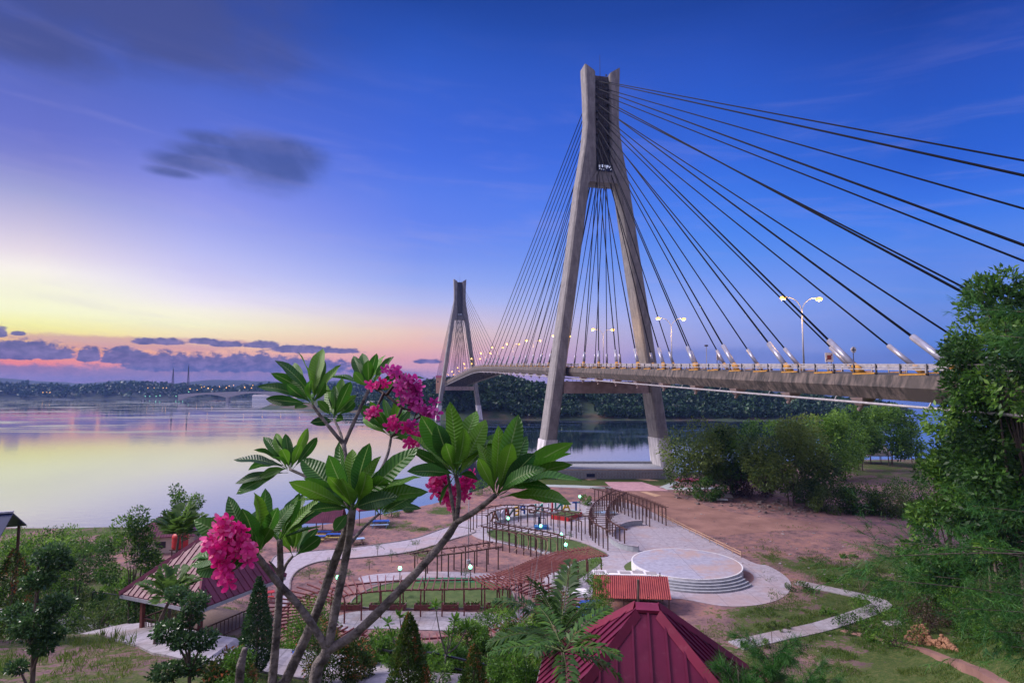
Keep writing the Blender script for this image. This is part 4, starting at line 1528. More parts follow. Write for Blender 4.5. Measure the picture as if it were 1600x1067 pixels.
GL = Vector((-19.0, 38.5, 0))
make_gazebo('open timber gazebo with a faded maroon ribbed roof, one corner towards the path', (GL.x, GL.y, 12.35), RAD(67), M['mauve'], M['mauve'])
make_gazebo('large near gazebo roof of dark maroon ribbed sheet at the bottom of the view', (3.75, 17.2, 15.55), RAD(-9), M['maroon'], M['trim'])
o = thing('finial_rod', 'thin upright rod standing behind the near maroon roof', 'pole', (3.75, 18.4, 20.2))
B().tube([(0, 0, -3.5), (0, 0, 1.15)], .04, 6).build('rod', M['bark'], o)

# red play bench behind the left gazebo, white bench, red tank
q = ground(412, 938)
o = thing('picnic_table', 'red picnic table on the path behind the left gazebo', 'picnic table', (q.x, q.y, gz(q.x, q.y) + .05), RAD(20))
B().box((0, 0, .75), (2.2, .8, .08)).build('table_top', M['red'], o)
for y in (-.75, .75):
    B().box((0, y, .45), (2.2, .3, .06)).build('seat', M['red'], o)
for x in (-.8, .8):
    B().bar((x, -.75, 0), (x, .3, .72), .07).bar((x, .75, 0), (x, -.3, .72), .07).bar((x, -.75, .4), (x, .75, .4), .06).build('leg', M['red'], o)
q = ground(280, 880)
o = thing('water_tank', 'red ribbed water tank behind the left gazebo roof', 'water tank', (q.x, q.y, gz(q.x, q.y)))
b = B()
rr = [1.0, 1.05, 1.0, 1.05, 1.0, 1.05, 1.0, .7, .3]
zz = [2.0, 2.3, 2.6, 2.9, 3.2, 3.5, 3.8, 4.1, 4.2]
b.loft([[(r * math.cos(k * .3927), r * math.sin(k * .3927), z) for k in range(16)] for r, z in zip(rr, zz)])
b.build('tank', M['red'], o, True)
b = B()
for x in (-.7, .7):
    for y in (-.7, .7):
        b.bar((x, y, -.2), (x, y, 2.0), .12)
b.box((0, 0, 1.95), (1.9, 1.9, .12)).build('stand', M['brownsteel'], o)

# ------------------------------------------------------------------ hill fences (black pipe)
def fence(label, pts, hpost=1.05, step=2.4, z_off=0):
    o = thing('fence', label, 'fence', (0, 0, 0))
    L = resample(spline([(p.x, p.y) for p in pts], 6), step)
    L = [Vector((p.x, p.y, gz(p.x, p.y))) for p in L]
    for h in (.1, .52, .98):
        b = B()
        for a, c in zip(L, L[1:]):
            b.bar(a + Vector((0, 0, h)), c + Vector((0, 0, h)), .075)
        b.build('rail', M['black'], o)
    for a in L:
        B().bar(a - Vector((0, 0, .3)), a + Vector((0, 0, hpost)), .11).build('post', M['black'], o)
    return o


fence('black pipe fence running down the slope below the frangipani tree', [ground(432, 1012), ground(480, 1022), ground(560, 1037), ground(640, 1052), ground(720, 1064), ground(800, 1080), ground(900, 1100), ground(990, 1118)])
fence('short black pipe fence on the grass left of the timber gazebo', [ground(144, 939), ground(180, 945), ground(240, 957), ground(320, 972)], .9)

# ------------------------------------------------------------------ buildings by the beach
def hut(label, c, L, Wd, eave, ridge, rz, roof, ribs=.35, posts=True, wall=None, hip=0.0):
    o = thing('beach_hut', label, 'hut', c, rz)
    b = B()
    x0, x1, y0 = -L / 2, L / 2, Wd / 2
    for sg in (-1, 1):
        vs = [(x0, sg * y0, eave), (x1, sg * y0, eave), (x1 - hip, 0, ridge), (x0 + hip, 0, ridge)]
        vs += [(a, b_, z - .08) for a, b_, z in vs]
        b.add(vs, [(0, 1, 2, 3), (7, 6, 5, 4), (0, 4, 5, 1), (1, 5, 6, 2), (2, 6, 7, 3), (3, 7, 4, 0)])
        k = int(L / ribs)
        for i in range(1, k):
            x = x0 + i * L / k
            t_ = 1.0 if hip == 0 else min(1.0, (L / 2 - abs(x)) / hip)
            b.bar((x, sg * y0, eave + .02), (x, sg * y0 * (1 - t_), eave + (ridge - eave) * t_ + .02), .05, .05)
    if hip:
        for sg in (-1, 1):
            b.add([(sg * L / 2, -y0, eave), (sg * L / 2, y0, eave), (sg * (L / 2 - hip), 0, ridge)], [(0, 1, 2)])
    b.build('roof', roof, o)
    B().bar((x0 + hip, 0, ridge + .06), (x1 - hip, 0, ridge + .06), .22, .1).build('ridge_cap', M['fascia'], o)
    if wall:
        w = B()
        for sg in (-1, 1):
            w.box((0, sg * (y0 - .5), eave / 2 - .05), (L - .8, .15, eave - .1))
            w.box((sg * (L / 2 - .5), 0, eave / 2 - .05), (.15, Wd - 1.1, eave - .1))
        w.build('wall', wall, o)
        for i in range(max(1, int(L / 3))):
            x = x0 + (i + .5) * L / max(1, int(L / 3))
            B().box((x, -y0 + .40, eave * .55), (1.0, .08, .9)).build('window', M['glassdark'], o)
    else:
        n = max(2, int(L / 3) + 1)
        for i in range(n):
            for sg in (-1, 1):
                x = x0 + .3 + i * (L - .6) / (n - 1)
                B().bar((x, sg * (y0 - .3), -.6), (x, sg * (y0 - .3), eave), .13).build('post', M['brownsteel'], o)
    return o


q = at_z(493, 836, 3.0)
hut('long low open hut with a plain maroon roof by the beach', (q.x, q.y + 2, 3.0), 8.0, 5.0, 2.1, 4.3, RAD(4), M['mauve'])
q = at_z(574, 817, 3.0)
hut('tiny maroon-roofed shelter between the frangipani leaves near the beach', (q.x, q.y, 3.0), 4.4, 3.6, 2.6, 4.2, RAD(30), M['trim'], hip=1.7)
q = ground(238, 868)
hut('maroon hipped-roof beach house left of the small palm', (q.x, q.y + 4, q.z - .2), 9.0, 7.0, 2.6, 4.9, RAD(14), M['mauve'], hip=3.0, wall=M['cream'])
q = Vector((-31.4, 34.0, gz(-31.4, 34.0)))
hut('dark-roofed stilt hut cut off by the left edge of the view', (q.x, q.y, q.z), 6.0, 5.5, 18.7 - q.z, 19.9 - q.z, RAD(25), M['navy'], ribs=.6)
q = ground(320, 856)
o = thing('tarpaulin_shelter', 'bright blue tarpaulin shelter on thin poles behind the flowers', 'tarpaulin', (q.x, q.y, q.z))
b = B()
b.loft([[(-1.6 + 3.2 * i / 6, -1.2, 2.3 + .25 * math.sin(i * 1.1)), (-1.6 + 3.2 * i / 6, 1.2, 2.9 + .2 * math.sin(i * 1.4)), (-1.6 + 3.2 * i / 6, 1.2, 2.93 + .2 * math.sin(i * 1.4)), (-1.6 + 3.2 * i / 6, -1.2, 2.33 + .25 * math.sin(i * 1.1))] for i in range(7)])
b.build('sheet', M['tarp'], o)
for x in (-1.5, 1.5):
    for y in (-1.1, 1.1):
        B().bar((x, y, 0), (x, y, 2.5), .06).build('pole', M['pole'], o)
q = at_z(1347, 728, 3.0)
hut('pale grey open shelter by the water behind the right-hand trees', (q.x, q.y - 2, 4.1), 12.5, 7, 2.6, 5.6, RAD(-4), M['greyroof'])
q = at_z(1322, 690, 3.0)
o = thing('green_canopy', 'dark teal canopy sheet hung between the right-hand trees', 'canopy', (at_y(1353, 682, 207).x, 207, 3.5))
B().loft([[(-5 + i * 10 / 8, -1.5, 7.5 + 4.2 * math.sin(math.pi * i / 8) ** .6), (-5 + i * 10 / 8, 1.5, 7.7 + 4.2 * math.sin(math.pi * i / 8) ** .6), (-5 + i * 10 / 8, 1.5, 7.0), (-5 + i * 10 / 8, -1.5, 6.8)] for i in range(9)]).build('sheet', pmat('teal_sheet', (0.03, 0.16, 0.17), rough=.5), o)
for x in (-4.8, 4.8):
    B().bar((x, 0, -.8), (x, 0, 7.2), .14).build('pole', M['raildark'], o)
q = at_z(985, 955, 3.0)
o = thing('corrugated_shed', 'small shed with an orange-red corrugated lean-to roof in front of the round stage', 'shed', (q.x + .6, q.y + 1.6, 3.0), RAD(-4))
b = B()
rg = []
for i in range(73):
    x = -4.2 + i * 8.4 / 72
    z = .05 * math.cos(i * math.pi)
    rg.append([(x - .4, -2.2, 1.55 + z), (x, 2.0, 2.7 + z), (x, 2.0, 2.66 + z), (x - .4, -2.2, 1.51 + z)])
b.loft(rg).build('roof', M['orange'], o)
B().box((-.9, 2.9, 2.72), (6.6, 1.7, .06)).build('roof_extension', M['white'], o)
for i in range(5):
    B().box((-3.5 + i * 1.5, 2.9 + .3 * (i % 2), 2.78), (1.2, .9, .04)).build('loose_sheet', M['greyroof'], o)
for x in (-3.8, -1.2, 1.4, 3.6):
    for y in (-1.9, 1.9, 3.5):
        B().bar((x, y, -.1), (x, y, 1.62 + (y + 2.2) * .26 if y < 2 else 2.66), .1).build('post', M['brownsteel'], o)
B().box((0, 1.9, 1.0), (7.2, .08, 2.0)).build('back_wall', M['cream'], o)

# tables and benches with blue tops
def picnic(label, px, py, mat, leg, rz=0.0, sc=1.0):
    q = ground(px, py)
    o = thing('picnic_table', label, 'picnic table', (q.x, q.y, q.z), rz)
    o.scale = (sc, sc, sc)
    B().box((0, 0, .78), (2.4, 1.0, .09)).build('table_top', mat, o)
    for y in (-.95, .95):
        B().box((0, y, .45), (2.4, .36, .07)).build('seat', leg, o)
    for x in (-.9, .9):
        B().bar((x, -.95, -.05), (x, -.95, .42), .08).bar((x, .95, -.05), (x, .95, .42), .08).bar((x, 0, -.05), (x, 0, .75), .1).bar((x, -.95, .38), (x, .95, .38), .07).build('leg', leg, o)
    return o


M['tableyellow'] = pmat('yellow_table', (0.5, 0.38, 0.08), (0.4, 0.3, 0.07), rough=.6)
picnic('blue-topped yellow picnic table nearest the left hut post', 497, 846, M['blue'], M['tableyellow'])
picnic('blue-topped yellow picnic table right of the long maroon hut', 522, 842, M['blue'], M['tableyellow'])
picnic('blue-topped yellow picnic table behind two others at the beach hut', 506, 838, M['blue'], M['tableyellow'])
picnic('grey picnic table beside the frangipani trunk', 557, 850, M['bluewall'], M['brownsteel'], .4)
picnic('wide blue table under the tiny maroon shelter', 594, 823, M['blue'], M['bluewall'], .1, 1.3)
picnic('bright blue two-tier bench beside the orange shed', 909, 962, M['blue'], M['blue'], .05)
picnic('dull blue bench behind the bright blue one beside the orange shed', 922, 953, M['blue'], M['greyroof'], .1)
o = thing('carport_frame', 'thin pale frame with a white sheet on top beside the orange shed', 'frame', (*at_z(905, 975, 3.0)[:2], 3.0))
for x in (-.7, .7):
    for y in (-.6, .8):
        B().bar((x, y, 0), (x, y, 3.2), .05).build('post', M['pole'], o)
B().box((0, .1, 3.25), (1.7, 1.7, .05)).build('sheet', M['white'], o)
q = ground(463, 1046)
o = thing('waste_bin', 'blue plastic bin lying on the concrete footpath', 'bin', (q.x - .0, q.y, q.z + .38), RAD(15))
b = B()
b.loft([[(r * math.cos(k * .5236), y, r * math.sin(k * .5236)) for k in range(12)] for r, y in ((.30, -.4), (.34, .1), (.38, .45))])
b.build('body', M['blue'], o)
B().tube([(0, .43, 0), (0, .5, 0)], .41, 14).build('rim', M['blue'], o)

# ------------------------------------------------------------------ rubble heap by the road
b = B()
for k in range(300):
    px = random.uniform(1055, 1275)
    py = 768 + (px - 1055) * .15 + random.gauss(0, 6)
    q = at_z(px, py, 3.0)
    s = random.choice((.15, .2, .3, .4, .6)) * random.uniform(.5, 1.3)
    b.box((q.x, q.y, 3.02 + random.uniform(0, .3)), (s * random.uniform(.6, 2), s, s * random.uniform(.2, .8)), random.uniform(0, 3))
tag(b.build('rubble', M['rubblemat']), kind='stuff')
b = B()
for k in range(130):
    px = random.uniform(1060, 1420)
    py = random.choice((780, 800, 852, 875, 905)) + random.gauss(0, 12)
    q = ground(px, py)
    s = random.uniform(.1, .3)
    b.box((q.x, q.y, q.z + .06), (s * random.uniform(.6, 2), s, .06), random.uniform(0, 3))
tag(b.build('litter', M['greyroof']), kind='stuff')
for lab, px, py, sx, sy, tilt in (('broken grey slab leaning on the rubble heap', 1137, 779, 2.2, 1.2, .5), ('flat pale slab lying left on the rubble heap', 1128, 783, 2.4, 1.0, .2),
                                  ('square pale board propped up beside the road', 1269, 793, 1.7, 1.4, .9), ('long white plank lying on the edge of the rubble', 1070, 768, 3.8, .5, .05)):
    q = at_z(px, py, 3.0)
    o = B().box((0, 0, 0), (sx, sy, .09)).build('broken_slab', M['greyroof'] if 'grey' in lab else M['white'])
    o.location = (q.x, q.y, 3.35 + .4 * tilt * sy)
    o.rotation_euler = (tilt, .05, random.uniform(-.3, .3))
    tag(o, lab, 'slab', 'broken slabs on the rubble')

# ------------------------------------------------------------------ far shore buildings, masts, second bridge
o = thing('arch_bridge', 'low concrete bridge with shallow arches on the far shore at left', 'bridge', (at_y(395, 614, 1240).x, 1240, 0), RAD(-6))
b = B()
rg = []
for i in range(61):
    x = -160 + i * 320 / 60
    dep = 3.5 + 9 * (abs(((x + 53) % 106) - 53) / 53) ** 2
    zt = 21.5 - 6 * (x / 160) ** 2
    rg.append([(x, -5, zt - dep), (x, 5, zt - dep), (x, 5, zt), (x, -5, zt)])
b.loft(rg).build('girder', M['greyroof'], o)
for x in (-106, -53 - .0, 0, 53, 106):
    if x in (-53, 53):
        B().box((x, 0, 4), (6, 8, 12)).build('pier', M['greyroof'], o)
for i in range(8):
    x = -140 + 40 * i
    B().bar((x, 4, 14), (x, 4, 30), .5).build('lamp_post', M['raildark'], o)
b = B()
for i in range(8):
    b.ball((-140 + 40 * i, 3.5, 30 - 4 * ((-140 + 40 * i) / 160) ** 2), .9, 6, 4)
b.build('lamp_globes', M['sodium'], o)


def mast(label, px, top, y):
    w = at_y(px, top, y)
    z0 = float(farshore(np.array([w.x]), np.array([y]))[0])
    o = thing('lattice_mast', label, 'mast', (w.x, y, z0))
    H = w.z - z0
    b = B()
    for k in range(3):
        a = k * 2.094
        b.bar((5 * math.cos(a), 5 * math.sin(a), 0), (.5 * math.cos(a), .5 * math.sin(a), H), .8)
    for i in range(14):
        t0, t1 = i / 14, (i + 1) / 14
        for k in range(3):
            a, c = k * 2.094, (k + 1) * 2.094
            r0, r1 = 5 - 4.5 * t0, 5 - 4.5 * t1
            b.bar((r0 * math.cos(a), r0 * math.sin(a), H * t0), (r1 * math.cos(c), r1 * math.sin(c), H * t1), .4)
    b.build('lattice', M['raildark'], o)
    B().bar((0, 0, H), (0, 0, H + 5), .4).build('antenna', M['raildark'], o)


mast('taller dark lattice mast on the far left shore', 295, 572, 1700)
mast('shorter dark lattice mast on the far left shore', 271, 576, 1720)


def far_house(label, px, py, y, w, h, d, wallm, roofm, rz=0.0):
    q = at_y(px, py, y)
    o = thing('house', label, 'house', (q.x, y, q.z), rz)
    B().box((0, 0, h / 2 - 3), (w, d, h + 6)).build('wall', wallm, o)
    b = B()
    b.loft([[(x, -d / 2 - .6, h + .01), (x, d / 2 + .6, h + .01), (x, 0, h + d * .3)] for x in (-w / 2 - .6, w / 2 + .6)])
    b.build('roof', roofm, o)
    for k in range(max(2, int(w / 3))):
        B().box((-w / 2 + (k + .5) * w / max(2, int(w / 3)), -d / 2 - .03, h * .55), (1.1, .1, 1.3)).build('window', M['glassdark'], o)
    return o


far_house('small orange-walled house on the hill beside the far pylon', 688, 604, 545, 7, 8, 7, M['peach'], M['trim'])
far_house('pale blue house among the leaves on the far left bank', 586, 640, 700, 17, 7, 10, M['bluewall'], M['greyroof'])
far_house('white house at the waterline of the far left bank', 540, 628, 1000, 14, 6, 9, M['white'], M['greyroof'])
far_house('long low white boathouse under the far low bridge', 412, 624, 1330, 46, 7, 12, M['white'], M['greyroof'])
far_house('grey waterside shed right of the far low bridge', 455, 626, 1250, 26, 5, 9, M['greyroof'], M['greyroof'])
k = 0
for px, py, y, kind in [(67, 613, 1690, 's'), (73, 613, 1690, 's'), (78, 613, 1690, 's'), (231, 606, 1700, 's'), (241, 606, 1700, 's'), (255, 606, 1700, 's'), (260, 606, 1700, 's'),
                        (275, 619, 1640, 'g'), (280, 618, 1640, 'g'), (286, 618, 1640, 'g'), (295, 612, 1640, 'g'), (308, 609, 1660, 's'), (315, 605, 1700, 's'), (319, 604, 1700, 's'), (332, 608, 1650, 's'),
                        (343, 604, 1700, 's'), (358, 603, 1700, 's'), (365, 602, 1700, 's'), (393, 606, 1500, 's'), (395, 602, 1600, 's'), (227, 619, 1640, 'g'), (234, 619, 1640, 'g'), (244, 619, 1640, 'g'), (250, 618, 1640, 'g')]:
    q = at_y(px, py, y)
    o = thing('shore_lamp', 'tiny amber lamp glowing on the far left shore' if kind == 's' else 'tiny greenish lamp at the waterline of the far left shore', 'lamp', (q.x, y, q.z), 0,
              'amber lamps on the far shore' if kind == 's' else 'greenish lamps on the far shore')
    B().ball((0, 0, 0), .95, 6, 4).build('globe', M['sodium'] if kind == 's' else M['greenlamp'], o)
    B().bar((0, 0, -12), (0, 0, -.9), .35).build('pole', M['raildark'], o)


def boat(label, px, py, L, wallm, rz):
    q = at_z(px, py, 0.0)
    o = thing('boat', label, 'boat', (q.x, q.y, 0), rz)
    b = B()
    rg = []
    for i in range(9):
        t_ = -1 + i / 4
        w = L * .16 * (1 - abs(t_) ** 2.6 * .92)
        zt = L * .1 * (1 + .5 * t_ * t_)
        rg.append([(t_ * L / 2, -w, zt), (t_ * L / 2, -w * .5, -.3), (t_ * L / 2, w * .5, -.3), (t_ * L / 2, w, zt)])
    b.loft(rg).build('hull', wallm, o)
    B().box((-L * .1, 0, L * .16), (L * .3, L * .2, L * .16)).build('cabin', M['white'], o)


boat('small dark boat alone on the calm water at far left', 224, 627, 9, M['raildark'], .1)
boat('white boat moored at the far bank near the low bridge', 432, 628, 12, M['white'], .2)
boat('long dark boat moored below the frangipani leaves at the far bank', 470, 634, 14, M['rock'], -.1)
# rocky islet off the far shore
q = at_z(338, 627, 0)
b = B()
for k in range(26):
    a = random.uniform(-1, 1)
    b.ball((q.x + a * 26, q.y + random.uniform(-5, 5), 0), random.uniform(2, 5) * (1 - abs(a) * .6), 6, 4, .7)
tag(b.build('rock_islet', M['rock']), kind='structure')

# ------------------------------------------------------------------ vegetation
def clumpy(n, clumps, rad, cr, shell=.55, seedfill=.25):
    """points of a crown made of leaf clumps inside an ellipsoid; returns points, outward dirs, per-point tint offset"""
    rad = np.array(rad)
    c = sphere_pts(clumps) * (rng.uniform(shell, 1, (clumps, 1)))
    idx = rng.integers(0, clumps, n)
    off = sphere_pts(n) * rng.uniform(.35, 1, (n, 1)) ** .6 * cr
    P = c[idx] * rad + off
    out = unit(off / cr + c[idx] * .6)
    tc_ = rng.normal(0, .20, clumps)[idx]
    return P, out, tc_, c * rad


def foliage(name, P, out, tint, L, mat, parent, asp=.45, droop=0.0, wild=.8):
    D = out + rng.normal(size=P.shape) * wild
    D[:, 2] -= droop
    Q = leaf_quads(P, D, L * rng.uniform(.7, 1.3, len(P)), asp)
    return quad_mesh(name, Q, np.clip(tint, 0, 1), mat, parent)


def tree(label, loc, H, rad, n, L, mat, clumps=26, trunk_r=.25, cz=.62, bark=None, name='tree', lean=(0, 0), cr=None, group=None, asp=.45, droop=0.1, tint0=.45, limbs=9, wild=.8, stems=1):
    o = thing(name, label, 'tree', loc, 0, group)
    ctr = np.array([lean[0], lean[1], H * cz])
    P, out, tv, C = clumpy(n, clumps, rad, cr or min(rad) * .38)
    P += ctr
    C = C + ctr
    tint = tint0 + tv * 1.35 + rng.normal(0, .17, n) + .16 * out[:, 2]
    b = B()
    for s_ in range(stems):
        a = s_ * 2.4
        ox, oy = (0, 0) if stems == 1 else (math.cos(a) * trunk_r * 3, math.sin(a) * trunk_r * 3)
        top = Vector((lean[0] * .8 + ox * 2.5, lean[1] * .8 + oy * 2.5, H * cz))
        b.tube(spline([(ox, oy, -.5), (ox * 1.3 + lean[0] * .15, oy * 1.3 + lean[1] * .15, H * .22), tuple(top.lerp(Vector((ox, oy, 0)), .35)), tuple(top)], 4),
               list(np.interp(np.linspace(0, 1, 13), [0, .1, 1], [trunk_r * 1.35, trunk_r, trunk_r * .4])), 8)
    order = np.argsort(-np.linalg.norm(C - ctr, axis=1))[:limbs]
    for j in order:
        f = Vector((lean[0] * .4, lean[1] * .4, H * cz * random.uniform(.5, .85)))
        e = Vector(C[j])
        b.tube(spline([tuple(f), tuple(f.lerp(e, .5) + Vector((0, 0, -.04 * H))), tuple(e)], 3), list(np.linspace(trunk_r * .42, trunk_r * .1, 7)), 5)
    b.build('trunk', bark or M['bark'], o, True)
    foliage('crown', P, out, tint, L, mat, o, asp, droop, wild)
    return o


def shrub(label, loc, rad, n, L, mat, name='shrub', cat='shrub', clumps=18, tint0=.45, asp=.45, group=None, cr=None, stem=.04, lift=.0, wild=.8, tips=None, shell=.6):
    o = thing(name, label, cat, loc, 0, group)
    P, out, tv, C = clumpy(n, clumps, rad, cr or min(rad) * .45, shell)
    ctr = np.array([0, 0, rad[2] * .85 + lift])
    P = P + ctr
    keep = P[:, 2] > .02
    P, out, tv = P[keep], out[keep], tv[keep]
    tint = tint0 + tv + rng.normal(0, .14, len(P))
    if tips is not None:      # new growth of another colour on the outside
        k = ((P - ctr) / np.array(rad))
        e = np.linalg.norm(k, axis=1)
        tint = np.where((e > 1.0) & (k[:, 2] > -.3) & (rng.random(len(P)) < tips), rng.uniform(.75, 1, len(P)), np.minimum(tint, .62))
    b = B()
    for c in C[:7]:
        b.tube([(0, 0, -.3), tuple(c * .5 + ctr * .6), tuple(c + ctr)], [stem, stem * .7, stem * .35], 5)
    b.build('stem', M['bark'], o)
    foliage('foliage', P, out, tint, L, mat, o, asp, 0, wild)
    return o


def cone_shrub(label, loc, H, r, n, L, mat, tips=0.0, name='conical_shrub', group=None, bulge=.3):
    o = thing(name, label, 'shrub', loc, 0, group)
    t_ = rng.beta(1.1, 1.5, n)
    a = rng.uniform(0, 2 * math.pi, n)
    prof_ = np.sin(np.clip((t_ + .06) / .36, 0, 1) * math.pi / 2) * (1 - t_ ** 1.3) ** .8
    lump = 1 + .22 * (grid_noise(a * 2.2, t_ * 9, 1.0, 21) - .5) * 2
    rr_ = r * prof_ * lump * np.sqrt(rng.uniform(.55, 1.08, n))
    P = np.stack([rr_ * np.cos(a), rr_ * np.sin(a), .12 + t_ * H], 1)
    out = unit(np.stack([np.cos(a), np.sin(a), np.full(n, .75)], 1))
    tint = .42 + (grid_noise(a * 3, t_ * 12, 1.0, 23) - .5) * .5 + rng.normal(0, .12, n)
    if tips:
        hot = grid_noise(a * 2, t_ * 7, 1.0, 25) > 1 - tips
        tint = np.where(hot & (rng.random(n) < .6), rng.uniform(.75, 1, n), np.minimum(tint, .6))
    B().tube([(0, 0, -.4), (0, 0, H * .8)], [.07, .02], 6).build('stem', M['bark'], o)
    foliage('foliage', P, out, tint, L, mat, o, .45, 0, .6)
    return o


def topiary(label, loc, balls, n, L, mat, name='topiary_tree', tint0=.45, trunk_r=.07, mound=None):
    """cloud-pruned tree: leafy balls on bare stems. balls = (x, y, z, r)"""
    o = thing(name, label, 'topiary', loc)
    b = B()
    zt = max(p[2] for p in balls)
    b.tube(spline([(0, 0, -.6), (.03, 0, zt * .3), (-.04, .03, zt * .6), (0, 0, zt)], 4), list(np.linspace(trunk_r, trunk_r * .4, 13)), 7)
    for x, y, z, r in balls:
        b.tube(spline([(0, 0, max(.2, z - r * 2.2)), (x * .5, y * .5, z - r * .9), (x, y, z)], 3), list(np.linspace(trunk_r * .6, trunk_r * .25, 7)), 5)
    b.build('trunk', M['bark'], o, True)
    for x, y, z, r in balls:
        k = int(n * .8 * (r / .5) ** 2)
        d = sphere_pts(k)
        lum = .80 + .4 * grid_noise(d[:, 0] * 3 + x * 7, d[:, 1] * 3 + d[:, 2] * 4, 1, 31)
        P = np.array([x, y, z]) + d * (r * lum * rng.uniform(.5, 1.04, k) * .74)[:, None] * np.array([1.15, 1.15, .72])
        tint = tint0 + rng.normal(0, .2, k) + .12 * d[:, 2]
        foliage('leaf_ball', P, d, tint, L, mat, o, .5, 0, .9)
    return o


def frond(b_quads, tints, base, az_, elv, length, droop, nl, ll, lw, t0=.5, curl=.3):
    """one feather frond: returns rachis points, appends leaflet quads"""
    pts = []
    p = np.array(base, float)
    d = np.array([math.cos(az_) * math.cos(elv), math.sin(az_) * math.cos(elv), math.sin(elv)])
    st = length / 12
    for i in range(13):
        pts.append(tuple(p))
        p = p + d * st
        d = d + np.array([0, 0, -droop / 12])
        d = d / np.linalg.norm(d)
    pa = np.array(pts)
    for i in range(nl):
        f = .16 + .84 * i / nl
        j = f * 12
        k = min(int(j), 11)
        q = pa[k] + (pa[k + 1] - pa[k]) * (j - k)
        tan = unit(pa[k + 1] - pa[k])
        side = unit(np.cross(tan, [0, 0, 1.0]))
        upv = np.cross(side, tan)
        L = ll * (math.sin(math.pi * (.12 + .86 * f)) ** .7 + .12)
        for sg in (-1, 1):
            dd = unit(side * sg * .85 + tan * .62 + upv * rng.uniform(.0, .35) + rng.normal(0, .06, 3))
            tip = q + dd * L + np.array([0, 0, -curl * L * rng.uniform(.5, 1.2)])
            mid = q + dd * L * .5
            wv = unit(tan - dd * np.dot(tan, dd)) * lw / 2
            b_quads.append([q, mid + wv, tip, mid - wv])
            tints.append(t0 + rng.normal(0, .16))
    return pts


def palm(label, loc, trunk_h, nf, length, nl, ll, lw, mat=None, lean=(0, 0), droop=1.1, el=(.2, 1.25), t0=.5, trunk_r=.07, group=None, name='palm_tree', curl=.3):
    o = thing(name, label, 'palm', loc, 0, group)
    top = (lean[0], lean[1], trunk_h)
    B().tube(spline([(0, 0, -.4), (lean[0] * .3, lean[1] * .3, trunk_h * .5), top], 4), list(np.linspace(trunk_r * 1.3, trunk_r * .8, 9)), 8).build('trunk', M['bark'], o, True)
    q, t_ = [], []
    rb = B()
    for k in range(nf):
        a = k * 2.39996 + rng.uniform(-.2, .2)
        e = el[0] + (el[1] - el[0]) * ((k + .5) / nf)
        pts = frond(q, t_, top, a, e, length * rng.uniform(.85, 1.1), droop * rng.uniform(.7, 1.2), nl, ll, lw, t0, curl)
        rb.tube(pts, list(np.linspace(.025, .006, 13) * (length / 2.2)), 4, False)
    rb.build('frond_stalks', M['leafC'] if False else M['palmstalk'], o)
    quad_mesh('fronds', np.array(q), np.clip(t_, 0, 1), mat or M['leafP'], o)
    return o


M['palmstalk'] = pmat('palm_stalk', (0.10, 0.13, 0.04), (0.07, 0.09, 0.03), 3)

# --- left foreground slope -------------------------------------------------
def at_slope(px, y):
    return base_at(px, y)


def balls_px(base, y, lst):
    """leaf balls from photo positions at depth y, returned relative to the base"""
    out = []
    for px, py, r, dy in lst:
        q = at_y(px, py, y + dy)
        out.append((q.x - base.x, q.y - base.y, q.z - base.z, r * y / FPX))
    return out


bp_ = at_slope(46, 20.5)
topiary('cloud-pruned tree with dark leafy tiers nearest the left edge', bp_,
        balls_px(bp_, 20.5, [(78, 868, 27, 0), (62, 905, 26, -.3), (100, 880, 16, .2), (30, 958, 24, .2), (88, 944, 26, 0), (52, 976, 34, -.2), (86, 990, 18, .3), (28, 1042, 16, .3), (66, 1010, 20, -.2)]), 950, .13, M['leafD'], trunk_r=.09, tint0=.6)
bp_ = at_slope(292, 19.5)
topiary('cloud-pruned tree of glossy balls in front of the timber gazebo', bp_,
        balls_px(bp_, 19.5, [(276, 928, 20, .3), (305, 940, 22, 0), (262, 985, 26, -.2), (296, 965, 22, .2), (318, 1000, 24, .1), (286, 1000, 22, -.3), (258, 1050, 24, -.2), (300, 1040, 24, .2)]), 950, .12, M['leafD'], trunk_r=.07, tint0=.6)
bp_ = at_slope(374, 18.0)
topiary('clipped round-headed box ball on a short stem', bp_, balls_px(bp_, 18, [(374, 1030, 27, 0), (366, 1076, 34, 0)]), 1500, .075, M['leafB'], tint0=.35, trunk_r=.06)
q = at_slope(345, 19.5)
shrub('golden-tipped bushy shrub between the clipped ball and the gazebo', q, (.8, .8, 1.1), 3600, .14, M['leafR'], clumps=26, tips=.25, tint0=.5)
q = base_at(400, 28)
cone_shrub('dark green conical cypress-like shrub right of the timber gazebo', q, at_y(400, 905, 28).z - q.z, .78, 6500, .13, M['leafD'])
q = base_at(14, 36)
cone_shrub('rounded shrub with a rusty red crown at the left edge', q, at_y(14, 862, 36).z - q.z, 1.5, 4200, .17, M['leafR'], tips=.4)
for i, (px, y, top, w, n, lab) in enumerate([(18, 52, 822, 66, 6500, 'loose bright green bush under the stilt hut'), (118, 62, 812, 46, 4600, 'pale feathery young tree on the red bank'),
                                            (70, 56, 838, 42, 4200, 'low green bush between the edge bush and the feathery young tree'), (98, 60, 830, 30, 1500, 'small airy sapling beside the feathery young tree')]):
    q = base_at(px, y)
    h = at_y(px, top, y).z - q.z
    tree(lab, q, h, (w * y / FPX, w * y / FPX, h * .40), n, .26, M['leafB'] if i == 0 else M['leafA'], clumps=20, trunk_r=.07, cz=.60, stems=3, tint0=.55 if i == 0 else .5, limbs=8, asp=.32)
q = base_at(203, 46)
h = at_y(203, 798, 46).z - q.z
